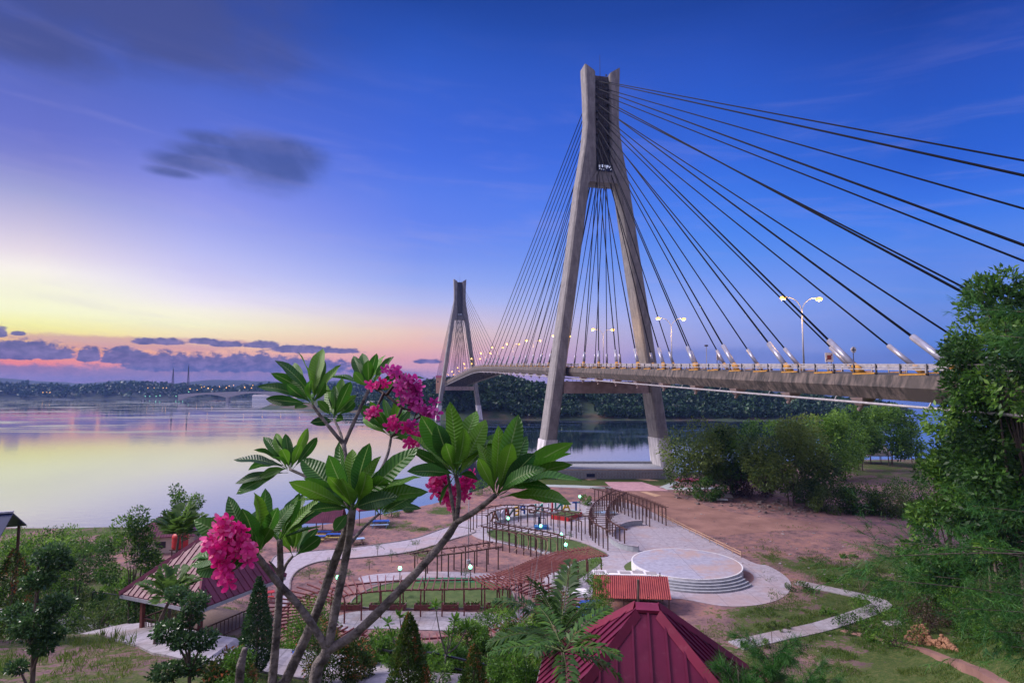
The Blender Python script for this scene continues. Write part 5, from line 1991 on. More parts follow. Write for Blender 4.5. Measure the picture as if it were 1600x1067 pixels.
tree('tall bushy young tree with upright leafy shoots left of the gazebo', q, h, (2.0, 2.0, h * .46), 6800, .27, M['leafA'], clumps=34, trunk_r=.08, cz=.54, stems=4, tint0=.5, limbs=14, asp=.34)
q = base_at(262, 44)
palm('small fan-leaved palm standing above the gazebo roof', q, at_y(270, 838, 44).z - q.z, 9, 2.3, 9, 1.15, .42, droop=.5, el=(.35, 1.35), t0=.75, lean=(.5, 0), trunk_r=.1, curl=.15)
q = base_at(240, 31)
palm('light green fishtail palm in front of the gazebo left corner', q, at_y(262, 935, 31).z - q.z, 10, 1.75, 8, .75, .34, droop=.6, el=(.2, 1.35), t0=.8, lean=(.75, 0), trunk_r=.09, curl=.2)
q = base_at(282, 75)
tree('slim dark tree behind the small fan palm', q, at_y(282, 775, 75).z - q.z, (2.2, 2.2, 3.2), 1800, .32, M['leafA'], clumps=14, trunk_r=.12, cz=.8)
# scrub on the bank
k = 0
for px, y, w, h, mk, lab in [(300, 49, 1.8, 1.3, 'dryb', 'dry scrubby bush below the red bank'), (150, 47, 2.2, 1.4, 'leafC', 'olive scrub bush left of the short fence'),
                             (225, 50, 2.0, 1.5, 'leafC', 'olive scrub bush at the foot of the tall bushy tree'), (60, 44, 2.0, 1.4, 'leafA', 'dark low scrub bush above the footpath bend')]:
    q = base_at(px, y)
    shrub(lab, q, (w, w, h), 2200, .22, M[mk], clumps=22, asp=.3)

# --- centre, below the pergola ----------------------------------------------
def top_h(px, top, y):
    q = base_at(px, y)
    return q, max(.5, at_y(px, top, y).z - q.z)


q, h = top_h(637, 962, 24)
cone_shrub('tall conical shrub with red new leaves on top beside the fence', q, h, .88, 8500, .12, M['leafR'], tips=.28)
q, h = top_h(740, 1010, 23.5)
cone_shrub('small rounded conical shrub with orange tips right of the tall red-tipped one', q, h, .58, 3800, .11, M['leafR'], tips=.4)
for px, top, y, r, lab in [(496, 972, 27, .95, 'clipped dark shrub with red tips behind the frangipani fork'), (556, 995, 27.5, .72, 'double-balled clipped shrub right of the frangipani fork')]:
    q, h = top_h(px, top, y)
    shrub(lab, q, (r, r, h * .52), 4200, .12, M['leafR'], clumps=26, tips=.3, tint0=.4)
for px, top, y, w, mk, n, lab in [(480, 930, 34, 1.5, 'leafB', 3600, 'loose yellow-green bush in front of the fan of pergola rafters'),
                                  (610, 985, 31, 1.2, 'leafB', 2600, 'spreading green bush left of the tall conical shrub'),
                                  (585, 1000, 30, .9, 'leafA', 1800, 'low green bush behind the double-balled shrub'),
                                  (700, 1010, 29, 1.0, 'leafA', 2200, 'leafy bush under the young frangipanis'),
                                  (800, 1015, 26, .9, 'leafB', 2400, 'bright bush left of the feather palm'),
                                  (835, 1046, 22, .9, 'leafB', 2600, 'dense bright shrub at the bottom below the feather palm'),
                                  (905, 1040, 20, .95, 'leafA', 3000, 'dense green shrub tucked against the maroon roof'),
                                  (870, 1050, 21, .7, 'leafB', 1800, 'small bright shrub between two bushes at the bottom')]:
    q, h = top_h(px, top, y)
    shrub(lab, q, (w, w, h * .52), n, .17, M[mk], clumps=22, tint0=.5, asp=.33)
for px, top, y, w, lab in [(770, 948, 36, 1.5, 'feathery light green tree in front of the pergola rafters'), (728, 975, 33, 1.3, 'drooping small tree beside the young frangipanis'),
                           (832, 968, 34, 1.0, 'thin willowy tree left of the feather palm'), (936, 880, 47, 1.2, 'slender leafy tree in front of the orange shed')]:
    q, h = top_h(px, top, y)
    tree(lab, q, h, (w, w, h * .42), 4200, .2, M['leafB'], clumps=26, trunk_r=.06, cz=.6, stems=2, tint0=.45, limbs=10, asp=.26, droop=.5)
q, h = top_h(876, 985, 21)
palm('feather palm with long drooping fronds beside the maroon roof', q, h * .9, 13, 2.7, 38, .72, .10, M['leafP'], droop=1.25, el=(-.05, 1.35), t0=.5, trunk_r=.09, curl=.35)
q = base_at(950, 17.6)
palm('small dark palm whose frond tips cross the maroon roof', (1.2, 14.6, gz(1.2, 14.6)), at_y(880, 1018, 14.6).z - gz(1.2, 14.6), 9, 1.7, 20, .36, .085, M['leafA'], droop=.9, el=(-.1, .9), t0=.5, trunk_r=.06)
# bare twiggy saplings by the pergola
for px, top, base_y, y, lab in [(815, 870, 0, 52, 'bare grey branching sapling in front of the dense rafters'), (872, 880, 0, 50, 'bare grey sapling right of the dense rafters'), (352, 838, 0, 74, 'thin bare sapling on the red soil left')]:
    q = base_at(px, y)
    o = thing('bare_sapling', lab, 'sapling', q)
    h = at_y(px, top, y).z - q.z
    b = B()
    for k in range(9):
        a = k * 2.4
        b.tube(spline([(0, 0, h * .05 * k), (math.cos(a) * h * .06, math.sin(a) * h * .06, h * (.35 + .03 * k)), (math.cos(a) * h * .16, math.sin(a) * h * .14, h * random.uniform(.75, 1))], 3), list(np.linspace(.045, .012, 7)), 5)
    b.build('stem', M['pole'], o)

# young frangipanis on the slope
M['frangi'] = None


def mini_frangi(label, px, top, y, lean, heads):
    q, h = top_h(px, top, y)
    o = thing('frangipani_tree', label, 'tree', q)
    b = B()
    fork = Vector((lean * .4, 0, h * .35))
    b.tube([(0, 0, -.3), tuple(fork)], [.05, .04], 7)
    pass
    for hx, hz in heads:
        e = Vector((hx, rng.uniform(-.3, .3), h * hz))
        Pq, tq = [], []
        b.tube(spline([tuple(fork), tuple(fork.lerp(e, .55) + Vector((0, 0, -.08 * h))), tuple(e)], 4), list(np.linspace(.038, .022, 9)), 6)
        for k in range(22):
            a = rng.uniform(0, 6.28)
            el_ = rng.uniform(-.1, 1.3)
            d = np.array([math.cos(a) * math.cos(el_), math.sin(a) * math.cos(el_), math.sin(el_)])
            L = .42 * rng.uniform(.75, 1.15)
            s_ = unit(np.cross(d, [.2, .1, 1.0]) + rng.normal(0, .3, 3))
            p0 = np.array(e)
            Pq.append([p0, p0 + d * L * .62 + s_ * .065, p0 + d * L, p0 + d * L * .62 - s_ * .065])
            tq.append(.55 + rng.normal(0, .18))
        quad_mesh('leaf_rosette', np.array(Pq), np.clip(tq, 0, 1), M['leafB'], o)
    b.build('trunk', M['greybark'], o, True)


mini_frangi('young frangipani with several leaf rosettes left of the conical shrub tip', 640, 955, 27.5, -.4, [(-1.0, .82), (-.5, .9), (-.75, .66)])
mini_frangi('young frangipani with a pale bent stem right of the conical shrub', 688, 945, 27.5, .6, [(-.25, .98), (.6, .78), (1.15, .70), (.35, .60)])

# saplings on the red bed
for i, (px, py, hh) in enumerate([(483, 905, 1.6), (512, 892, 1.8), (577, 890, 1.5), (612, 878, 1.7), (652, 880, 1.7), (590, 868, 2.2), (727, 905, 1.3), (826, 843, 1.3), (890, 845, 1.4), (766, 838, 1.2), (545, 905, 1.2)]):
    q = at_z(px, py, 3.0)
    palm(['drooping palm sapling nearest the footpath on the red bed', 'thin palm sapling second from the footpath on the red bed', 'palm sapling behind the frangipani trunks on the red bed', 'palm sapling just right of the trunks on the red bed', 'palm sapling in the middle of the red bed',
          'tall palm sapling at the upper edge of the red bed', 'low palm sapling under the bright lamp', 'palm sapling at the blunt tip of the turf island', 'palm sapling on the turf island beside a lamp', 'palm sapling at the left post of the hooped pergola', 'smallest palm sapling near the pergola fan'][i],
         (q.x, q.y, 3.0), hh * .55, 7, hh * .62, 8, .3, .06, droop=1.5, el=(.3, 1.2), t0=.4, trunk_r=.04, name='palm_sapling', group='palm saplings in the park')
for px, py, r, lab in [(750, 772, 2.4, 'round light green bush on the sand beside the pink flowers'), (612, 808, 1.6, 'small light bush on the beach strip'), (636, 800, 1.1, 'yellowish beach bush right of the small light one'),
                       (563, 806, 1.7, 'dark round bush beside the tiny maroon shelter'), (916, 789, 1.4, 'dark green bush right of the letter sign')]:
    q = ground(px, py)
    shrub(lab, q, (r, r, r * .75), 1300, .24, M['leafB'] if 'light' in lab or 'yellow' in lab else M['leafA'], clumps=16, tint0=.6)

# --- right-hand middle distance trees ---------------------------------------
TR = [(1098, 772, 655, 62, 'tree', 9000, 'leafC', 'broad olive tree nearest the right pylon leg'),
      (1138, 775, 672, 36, 'tree', 5200, 'leafA', 'smaller olive tree right of the broad one'),
      (1190, 752, 652, 36, 'tree', 5600, 'leafA', 'dark green tree behind the rusty bush'),
      (1236, 790, 655, 60, 'tree', 11000, 'leafC', 'tall grey-green tree with a thin pale trunk by the road'),
      (1285, 770, 640, 48, 'tree', 8500, 'leafA', 'green tree right of the pale-trunked one'),
      (1318, 752, 648, 40, 'tree', 5600, 'leafB', 'lighter green tree left of the pale shelter'),
      (1345, 735, 634, 32, 'tree', 5000, 'leafA', 'upright green tree behind the teal canopy'),
      (1392, 728, 636, 38, 'tree', 8000, 'leafA', 'dense round-crowned tree right of the pale shelter'),
      (1428, 724, 662, 18, 'tree', 1400, 'leafA', 'small outlying tree at the right end of the row')]
for px, py, top, w, nm, n, mk, lab in TR:
    q = ground(px, py)
    y = q.y
    h = at_y(px, top, y).z - q.z
    r = w * y / FPX
    tree(lab, q, h, (r, r * .8, h * .43), n, .62 if y < 160 else .75, M[mk], clumps=30, trunk_r=.16, cz=.56, stems=2, limbs=12, asp=.5, tint0=.72, cr=r * .36)
q = ground(1178, 775)
shrub('dark rusty-brown rounded thicket between the olive trees', q, (5.0, 4.0, 3.6), 4200, .5, fmat('rusty_thicket', (.035, .02, .016), (.075, .04, .03), (.12, .075, .045), .1), clumps=40, tint0=.4)
q = ground(1105, 782)
shrub('low green fern-like bush at the foot of the broad olive tree', q, (3.4, 2.4, 2.6), 2600, .42, M['leafA'], clumps=24)
for i, (px, py, w, h, mk, lab) in enumerate([(1300, 800, 4.6, 2.6, 'leafC', 'tangled olive thicket behind the square pale board'), (1345, 802, 4.4, 2.8, 'leafA', 'tangled green thicket with pale stems at the road end'), (1395, 806, 4.0, 2.9, 'leafC', 'tangled thicket right of the road end'),
                                             (1262, 785, 3.6, 2.6, 'leafA', 'dark thicket under the pale-trunked tree'), (1430, 800, 4.5, 3.4, 'leafA', 'tall tangle where the road disappears on the right')]):
    q = ground(px, py)
    shrub(lab, q, (w, w * .8, h), 4200, .42, M[mk], clumps=34, tint0=.5, asp=.4, stem=.07)

# --- near right hillside: the big leafy tree and its thickets ---------------
def big(label, px, y, top, rx, n, L, mk, tint0=.45, cz=.6, cr=None, rz_=.44, limbs=18, name='tree', clumps=46, lean=(0, 0), tr=.11):
    q = base_at(px, y)
    h = at_y(px, top, y).z - q.z
    return tree(label, q, h, (rx, rx, h * rz_), n, L, M[mk], clumps=clumps, trunk_r=tr, cz=cz, limbs=limbs, tint0=tint0, cr=cr, stems=2, asp=.42, lean=lean)


big('tall loose-crowned tree at the right edge, its top above the bridge cables', 1622, 50, 425, 6.4, 24000, .50, 'leafA', .38, .58, 1.4, .46, 34, clumps=88, tr=.2)
big('leafy tree left of the tallest one at the right edge', 1578, 55, 550, 4.2, 10000, .48, 'leafA', .5, .58, 1.2, .44, 26, tr=.17)
big('full-crowned tree between the two tall ones at the right edge', 1566, 58, 500, 4.2, 10000, .5, 'leafA', .5, .6, 1.3, .42, 24, tr=.17)
big('dense tree just inside the right edge, hiding the end of the bridge deck', 1605, 56, 505, 4.8, 9500, .5, 'leafB', .3, .62, 1.5, .36, 24, tr=.17)
big('bushy tree low on the right, reaching over the thicket', 1492, 62, 680, 4.0, 9500, .46, 'leafA', .55, .55, 1.2, .46, 24, tr=.15)
big('tree behind the tallest one, just entering the right edge', 1650, 60, 480, 6.6, 9000, .5, 'leafA', .42, .58, 1.6, tr=.2)
for px, y, w, h, mk, n, lab in [(1425, 66, 3.2, 2.4, 'leafA', 3600, 'thicket bush at the left foot of the right-hand slope'), (1478, 64, 3.4, 2.6, 'leafB', 4200, 'bright thicket bush below the bushy right tree'),
                                (1515, 62, 3.6, 3.2, 'leafA', 4600, 'dark thicket bush in the middle of the right slope'), (1575, 52, 3.4, 2.6, 'leafC', 4200, 'olive thicket bush under the tall right tree'),
                                (1446, 61, 2.2, 1.5, 'dryb', 2600, 'dry brown scrub above the orange soil cut'), (1530, 52, 2.0, 1.0, 'leafA', 2400, 'green scrub right of the orange soil cut'),
                                (1582, 43, 1.9, .9, 'leafB', 3200, 'bright scrub low at the right edge'), (1600, 46, 2.4, 1.5, 'leafA', 3200, 'dark scrub at the right edge above the bright one'),
                                (1400, 56, 2.4, 1.6, 'leafB', 2200, 'light green bush where the footpath bends'), (1380, 66, 3.0, 1.2, 'leafB', 2600, 'low grassy bush at the far side of the path bend'),
                                (1345, 74, 3.4, 1.1, 'leafB', 2600, 'long low grassy clump beside the dirt road end'), (1330, 62, 1.8, .6, 'leafA', 1200, 'low weedy clump above the footpath'),
                                (1250, 74, 1.6, .5, 'leafC', 900, 'low weedy clump right of the round stage'),
                                (1558, 50, 2.4, 1.5, 'leafA', 4200, 'tall dense thicket below the two right-hand trees'), (1520, 58, 2.6, 2.4, 'leafB', 4200, 'tall bright thicket in front of the bushy right tree'),
                                (1605, 41, 1.8, 1.0, 'leafC', 3200, 'olive thicket at the right edge below the dark scrub'), (1455, 68, 3.0, 3.4, 'leafA', 4200, 'tall dark thicket at the left foot of the bushy right tree')]:
    q = base_at(px, y)
    shrub(lab, q, (w, w, h), n, .2, M[mk], clumps=34, tint0=.45, asp=.36, stem=.04)
# orange soil cut in the bank
b = B()
for k in range(520):
    px = 1426 + 76 * random.random()
    u_ = (px - 1426) / 76
    top_ = 26 * (math.exp(-((u_ - .32) / .22) ** 2) + .55 * math.exp(-((u_ - .82) / .10) ** 2))
    q = ground(px, 1004 + 14 * u_)
    f = random.random()
    b.ball((q.x + random.uniform(-.15, .15), q.y + 1.1 * f, q.z - .1 + f * top_ * q.y / FPX), random.uniform(.08, .22), 6, 4, .9)
tag(b.build('soil_cut', pmat('orange_soil', (.36, .19, .105), (.20, .10, .06), 5, bump=.6, bscale=14), None, False), kind='structure')
# low scrub that nothing tells apart
for i, (px, y) in enumerate([(10, 64), (35, 72), (60, 66), (90, 74), (120, 68), (150, 76), (185, 68), (20, 56), (110, 62), (215, 72), (140, 60), (60, 82), (25, 90), (110, 88), (170, 92), (40, 47), (95, 50), (130, 47.5), (185, 50), (232, 47), (262, 50), (300, 46), (168, 56), (215, 57), (75, 56)]):
    q = base_at(px + rng.uniform(-8, 8), y)
    shrub('low green scrub bush on the bank between the left footpath and the beach', q, (rng.uniform(1.2, 1.9) * y / 52, rng.uniform(1.1, 1.5) * y / 52, rng.uniform(.55, .9) * y / 52), 1500, .24 * y / 52, M[('leafB', 'leafA', 'leafC')[i % 3]], clumps=18, tint0=.55, asp=.3, group='scrub on the left bank')
for i, (px, y) in enumerate([(450, 31.5), (520, 31), (575, 31.5), (662, 29.5), (690, 28), (765, 28.5), (780, 26.5), (820, 27), (860, 26), (905, 25), (600, 33), (720, 32), (840, 31), (640, 34), (680, 33.5), (560, 34), (530, 33.5), (750, 34), (800, 33), (870, 30), (735, 26), (680, 26.5), (600, 29)]):
    q = base_at(px + rng.uniform(-8, 8), y)
    shrub('low bright weedy bush among the plants below the black fence', q, (rng.uniform(.6, 1.0), rng.uniform(.6, .9), rng.uniform(.35, .6)), 1100, .18, M[('leafB', 'leafA')[i % 2]], clumps=18, tint0=.6, asp=.3, group='weedy bushes below the fence')
for i, (px, y) in enumerate([(1300, 66), (1345, 60), (1372, 58), (1410, 60), (1290, 78), (1375, 82), (1325, 88), (1415, 88), (1180, 58), (1215, 62)]):
    q = base_at(px + rng.uniform(-8, 8), y)
    shrub('low green weed patch on the rough grass around the bent footpath', q, (rng.uniform(1.0, 1.9), rng.uniform(.9, 1.4), rng.uniform(.22, .42)), 1000, .18, M[('leafB', 'leafC')[i % 2]], clumps=18, tint0=.55, asp=.28, group='weed patches around the bent footpath')


# --- casuarina: a needle tree standing just right of the view, boughs reaching in
def needles(base, tip, n, L, spread, sag=.15):
    base, tip = np.array(base), np.array(tip)
    f = rng.uniform(.05, 1.05, n)
    P = base + (tip - base) * f[:, None]
    P[:, 2] -= sag * np.sin(f * 3.0) * .5
    ax = unit(tip - base)
    D = ax * rng.uniform(.2, 1.0, (n, 1)) + rng.normal(0, spread, (n, 3))
    D[:, 2] -= .12
    D = unit(D)
    Ls = L * rng.uniform(.6, 1.25, n)
    s_ = unit(np.cross(D, rng.normal(size=(n, 3)))) * .0035
    e = P + D * Ls[:, None]
    mid = P + D * Ls[:, None] * .5
    mid[:, 2] += .01
    return np.stack([P - s_, P + s_, e + s_ * .5, e - s_ * .5], 1)


def casuarina(label, loc, H, boughs, n, L, group=None):
    o = thing('casuarina_tree', label, 'tree', loc)
    b = B()
    b.tube([(0, 0, -1), (.05, 0, H * .5), (0, 0, H)], [.16, .1, .03] if H > 6 else [.03, .02, .008], 8)
    Q, T = [], []
    for (z0, tx, ty, tz) in boughs:
        a, c = Vector((0, 0, z0)), Vector((tx, ty, tz))
        mid = a.lerp(c, .5) + Vector((0, 0, .12))
        pts = spline([tuple(a), tuple(mid), tuple(c)], 6)
        b.tube(pts, list(np.linspace(.016, .004, len(pts))), 5)
        for i in range(2, len(pts) - 1):
            for j in range(3):
                d = (pts[i + 1] - pts[i]).normalized()
                e = pts[i] + (d * rng.uniform(.5, .9) + Vector(rng.normal(0, .5, 3))) * (c - a).length * .22
                q = needles(pts[i], e, n, L, .28)
                Q.append(q)
                T.append(np.full(len(q), rng.uniform(.2, .8)) + rng.normal(0, .12, len(q)))
    b.build('trunk', M['bark'], o, True)
    quad_mesh('crown', np.concatenate(Q), np.clip(np.concatenate(T), 0, 1), M['casu'], o)
    return o


tx = 11.2
ty = 11.0
g = gz(tx, ty)
bo = []
for px, py, y in [(1330, 872, 11.5), (1385, 905, 11.0), (1460, 900, 11.2), (1350, 846, 12.0), (1500, 950, 10.6), (1545, 985, 10.4), (1580, 1010, 10.2), (1520, 790, 11.4), (1440, 850, 11.6)]:
    w = at_y(px, py, y)
    bo.append((max(.8, w.z - g - .2 + rng.uniform(-.8, .3)), w.x - tx, w.y - ty, w.z - g))
for k in range(12):
    a = -1.2 + k * .3
    z1 = 3.0 + k * .55
    bo.append((z1, 2.2 * math.cos(a), 2.2 * math.sin(a), z1 + .7))
casuarina('feathery needle-leaved tree reaching in from the right edge', (tx, ty, g), 9.5, bo, 55, .16)
for px, y, top, lab in [(1215, 15.5, 985, 'feathery needle sapling beside the maroon roof corner'), (1160, 14.5, 1046, 'needle sapling sprout at the maroon roof edge'), (1262, 17, 1035, 'needle sapling at the bottom on the right of the rafter strip')]:
    q = base_at(px, y)
    h = at_y(px, top, y).z - q.z
    bo = []
    for k in range(9):
        a = k * 2.4
        z1 = h * rng.uniform(.72, 1.0)
        r_ = rng.uniform(.35, .9)
        bo.append((max(.1, z1 - .5), math.cos(a) * r_, math.sin(a) * r_, z1))
    casuarina(lab, q, h, bo, 26, .2)

# --- grass on the slopes ------------------------------------------------------
N = 240000
ux = rng.uniform(-2, 1680, N)
uy = rng.uniform(880, 1080, N)
dd = np.stack([(ux - 800) / FPX, np.cos(PITCH) - (533.5 - uy) / FPX * np.sin(PITCH), np.sin(PITCH) + (533.5 - uy) / FPX * np.cos(PITCH)], 1)
# drop the blades in plan: uniform over the hillside rather than over the picture
bx = rng.uniform(-48, 62, N)
by = rng.uniform(22, 108, N)
bz = None
ii = np.clip(np.searchsorted(GX, bx) - 1, 0, len(GX) - 2)
jj = np.clip(np.searchsorted(GY, by) - 1, 0, len(GY) - 2)
fa = (bx - GX[ii]) / (GX[ii + 1] - GX[ii])
fb = (by - GY[jj]) / (GY[jj + 1] - GY[jj])
bz = (GZ[jj, ii] * (1 - fa) + GZ[jj, ii + 1] * fa) * (1 - fb) + (GZ[jj + 1, ii] * (1 - fa) + GZ[jj + 1, ii + 1] * fa) * fb
gr = grassy[jj, ii]
dens = np.clip(gr * 1.5, 0, 1) * (grid_noise(bx, by, 1.7, 41) > .42) * (grid_noise(bx, by, 5.0, 42) + .3)
park = (bz < 3.25) & (bx < 11) & (gr < .3)
for (cx_, cy_, r_) in ((16, 80, 16), (4, 72, 12), (-8, 60, 13), (-16, 64, 9), (2, 92, 14), (22, 98, 9), (28, 88, 8)):
    park |= (bx - cx_) ** 2 + (by - cy_) ** 2 < r_ * r_
ok = (rng.random(N) < dens) & ~park
# keep clear of the footpaths
PATHS = []
for pth, wd in (([ground(-120, 945), ground(0, 966), ground(110, 978), ground(230, 1000), ground(330, 1024), ground(430, 1046), ground(520, 1056), ground(640, 1080), ground(760, 1098)], 1.5),
                ([ground(1150, 1012), ground(1210, 998), ground(1280, 981), ground(1340, 963), ground(1378, 946), ground(1355, 934), ground(1300, 922), ground(1245, 911)], 1.15),
                ([ground(1316, 986), ground(1370, 999), ground(1430, 1012), ground(1490, 1034), ground(1545, 1062), ground(1590, 1088)], .5)):
    for s_ in resample(spline([(p.x, p.y) for p in pth], 6), .5):
        ok &= (bx - s_.x) ** 2 + (by - s_.y) ** 2 > wd * wd
bx, by, bz, gr = bx[ok], by[ok], bz[ok], gr[ok]
rep = 5
P = np.repeat(np.stack([bx, by, bz], 1), rep, 0) + np.concatenate([rng.normal(0, .12, (len(bx) * rep, 2)), np.full((len(bx) * rep, 1), -.03)], 1)
D = rng.normal(0, .35, P.shape)
D[:, 2] = 1
Q = leaf_quads(P, D, rng.uniform(.10, .30, len(P)) * np.repeat(.6 + grid_noise(bx, by, 3, 44), rep), .13)
tn = np.repeat(.25 + .6 * grid_noise(bx, by, 3.3, 43), rep) + rng.normal(0, .14, len(P))
tag(quad_mesh('grass', Q, np.clip(tn, 0, 1), M['grassb']), kind='stuff')
# taller weeds along the path
for i, (px, py) in enumerate([(130, 985), (160, 998), (178, 1002), (190, 1006), (205, 1010)]):
    q = ground(px, py)
    P = np.array([q]) + rng.normal(0, .07, (22, 3)) * [1, 1, 0]
    D = rng.normal(0, .22, (22, 3))
    D[:, 2] = 1
    o = quad_mesh('grass_tuft', leaf_quads(P, D, rng.uniform(.4, .9, 22), .06), rng.uniform(.4, .9, 22), M['grassb'])
    tag(o, 'tall grass tuft growing at the edge of the concrete footpath', 'grass tuft', 'grass tufts at the footpath edge')

# loose stones on the bare earth
V_, F_ = [], []
b = B()
for k in range(2600):
    x, y = random.uniform(-46, 60), 56 + 70 * random.random() ** 1.4
    z = gz(x, y)
    if z < 2.2 or any((x - cx_) ** 2 + (y - cy_) ** 2 < r_ * r_ for cx_, cy_, r_ in ((16, 80, 16), (-8, 60, 11), (2, 92, 14), (22, 98, 9))):
        continue
    r = random.uniform(.03, .10) * random.choice((1, 1, 1, 1.8))
    b.ball((x, y, z), r, 5, 3, .7)
tag(b.build('gravel', M['rubblemat']), kind='stuff')

# ------------------------------------------------------------------ the near frangipani (plumeria)
m, t, p = base_mat('frangipani_leaf')
ta = nd(t, 'ShaderNodeAttribute', attribute_name='tint')
la = nd(t, 'ShaderNodeAttribute', attribute_name='along')
ac = nd(t, 'ShaderNodeAttribute', attribute_name='across')
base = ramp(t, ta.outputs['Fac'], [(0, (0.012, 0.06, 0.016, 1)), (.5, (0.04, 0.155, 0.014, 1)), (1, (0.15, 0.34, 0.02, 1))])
ab = mth(t, 'ABSOLUTE', ac.outputs['Fac'])
rib = sstep(t, ab, .09, .03)
vein = mth(t, 'SINE', mth(t, 'MULTIPLY', mth(t, 'SUBTRACT', la.outputs['Fac'], mth(t, 'MULTIPLY', ab, .07)), 125))
vm = mth(t, 'MULTIPLY', sstep(t, vein, .78, 1.0), .12)
c = mixc(t, vm, base, (0.13, 0.26, 0.05, 1))
c = mixc(t, mth(t, 'MULTIPLY', rib, .7), c, (0.24, 0.36, 0.11, 1))
co = nd(t, 'ShaderNodeTexCoord')
c = mixc(t, mth(t, 'MULTIPLY', sstep(t, noise(t, co.outputs['Object'], 11, 6, .7), .56, .74), .45), c, (0.10, 0.13, 0.025, 1))
t.links.new(c, p.inputs['Base Color'])
p.inputs['Roughness'].default_value = .42
p.inputs['Specular IOR Level'].default_value = .4
bp = nd(t, 'ShaderNodeBump')
bp.inputs['Strength'].default_value = .35
bp.inputs['Distance'].default_value = .004
t.links.new(vein, bp.inputs['Height'])
t.links.new(bp.outputs[0], p.inputs['Normal'])
tr = nd(t, 'ShaderNodeBsdfTranslucent')
t.links.new(c, tr.inputs[0])
mx = nd(t, 'ShaderNodeMixShader')
mx.inputs[0].default_value = .38
t.links.new(p.outputs[0], mx.inputs[1])
t.links.new(tr.outputs[0], mx.inputs[2])
t.links.new(mx.outputs[0], t.nodes['Material Output'].inputs['Surface'])
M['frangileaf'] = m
M['petal'] = fmat('frangipani_petal', (0.55, 0.006, 0.17), (0.80, 0.02, 0.27), (0.92, 0.22, 0.48), .35, .5)
M['petal2'] = fmat('frangipani_petal_mauve', (0.36, 0.012, 0.20), (0.62, 0.03, 0.32), (0.80, 0.18, 0.50), .35, .5)
M['flstalk'] = pmat('flower_stalk', (0.045, 0.02, 0.025), rough=.6)
PD = 2.6
froot = at_y(498, 1150, PD)
froot.z = gz(froot.x, froot.y)
frangi = thing('frangipani_tree', 'large foreground frangipani with broad green leaves and pink flower clusters', 'tree', froot)
fo = np.array(froot)


def fp(px, py, dy=0.0):
    return Vector(np.array(at_y(px, py, PD + dy)) - fo)


class LeafMesh:
    def __init__(s):
        s.V, s.F, s.t, s.al, s.ac = [], [], [], [], []

    def leaf(s, base, tip, side, up, width, tint, droop=.08, fold=.22):
        NT, n0 = 11, len(s.V)
        ax = tip - base
        L = ax.length
        for i in range(NT + 1):
            f = i / NT
            if f < .14:
                w = .055 + .5 * f * f
            else:
                g_ = (f - .14) / .86
                w = .06 + .94 * (math.sin(math.pi * min(1, g_ ** 1.15)) ** .75 if g_ < 1 else 0)
            if i == NT: w = .02
            w *= width / 2
            q = base + ax * f + up * (L * droop * 4 * f * (1 - f)) - up * (L * .05 * f * f)
            wav = .03 * math.sin(f * (13 + 9 * tint) + tint * 40)
            for k, a in enumerate((-1, -.5, 0, .5, 1)):
                s.V.append(q + side * (w * a) + up * (abs(a) * w * fold + wav * abs(a) * L * .5))
                s.t.append(tint)
                s.al.append(f)
                s.ac.append(a)
        for i in range(NT):
            for k in range(4):
                a = n0 + i * 5 + k
                s.F.append((a, a + 1, a + 6, a + 5))

    def build(s, name, mat, parent):
        me = bpy.data.meshes.new(name)
        me.from_pydata([tuple(v) for v in s.V], [], s.F)
        for nm, arr in (('tint', s.t), ('along', s.al), ('across', s.ac)):
            a = me.attributes.new(nm, 'FLOAT', 'POINT')
            a.data.foreach_set('value', np.array(arr, dtype=np.float32))
        me.polygons.foreach_set('use_smooth', [True] * len(me.polygons))
        me.update()
        return link(name, me, mat, parent)


def rosette(c, dy, tips, extra=8, wmul=.33, t0=.45):
    """leaf whorl at a branch tip; tips are the leaf ends seen in the photo"""
    lm = LeafMesh()
    bc = fp(c[0], c[1], dy)
    view = Vector((0, 1, 0))
    for j, tp in enumerate(tips):
        px, py = tp[0], tp[1]
        dz = tp[2] if len(tp) > 2 else rng.uniform(-.10, .10)
        tip = fp(px, py, dy + dz)
        ax = tip - bc
        L = ax.length
        d = ax / L
        st = bc + d * .012 + Vector((rng.uniform(-.008, .008), rng.uniform(-.008, .008), rng.uniform(-.012, .012)))
        # blade faces partly up the whorl, partly to the side
        nrm = Vector((rng.uniform(-.35, .35), -1.0 if dz <= .03 else 1.0, .75 if d.z < .5 else .25))
        nrm = (nrm - d * nrm.dot(d)).normalized()
        roll = rng.normal(0, .5)
        side = d.cross(nrm).normalized()
        side = (side * math.cos(roll) + nrm * math.sin(roll)).normalized()
        up = side.cross(d).normalized()
        if up.z < 0: up = -up
        w = min(.098, max(.05, L * wmul * .86)) * rng.uniform(.74, 1.04)
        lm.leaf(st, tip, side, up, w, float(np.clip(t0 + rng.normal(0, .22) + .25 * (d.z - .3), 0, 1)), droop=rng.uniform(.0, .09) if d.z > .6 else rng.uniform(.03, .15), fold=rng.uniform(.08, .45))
    for j in range(extra):
        a = rng.uniform(0, 6.28)
        e = rng.uniform(.2, 1.1)
        d = Vector((math.cos(a) * math.cos(e), abs(math.sin(a)) * math.cos(e), math.sin(e)))
        side = d.cross(Vector((rng.normal(0, .3), rng.normal(0, .3), 1))).normalized()
        up = side.cross(d)
        if up.z < 0: up = -up
        L = rng.uniform(.09, .25)
        lm.leaf(bc, bc + d * L, side, up, L * rng.uniform(.24, .36), float(np.clip(rng.normal(.4, .25), 0, 1)), droop=rng.uniform(.0, .16), fold=rng.uniform(.05, .5))
    return lm.build('leaf_rosette', M['frangileaf'], frangi)


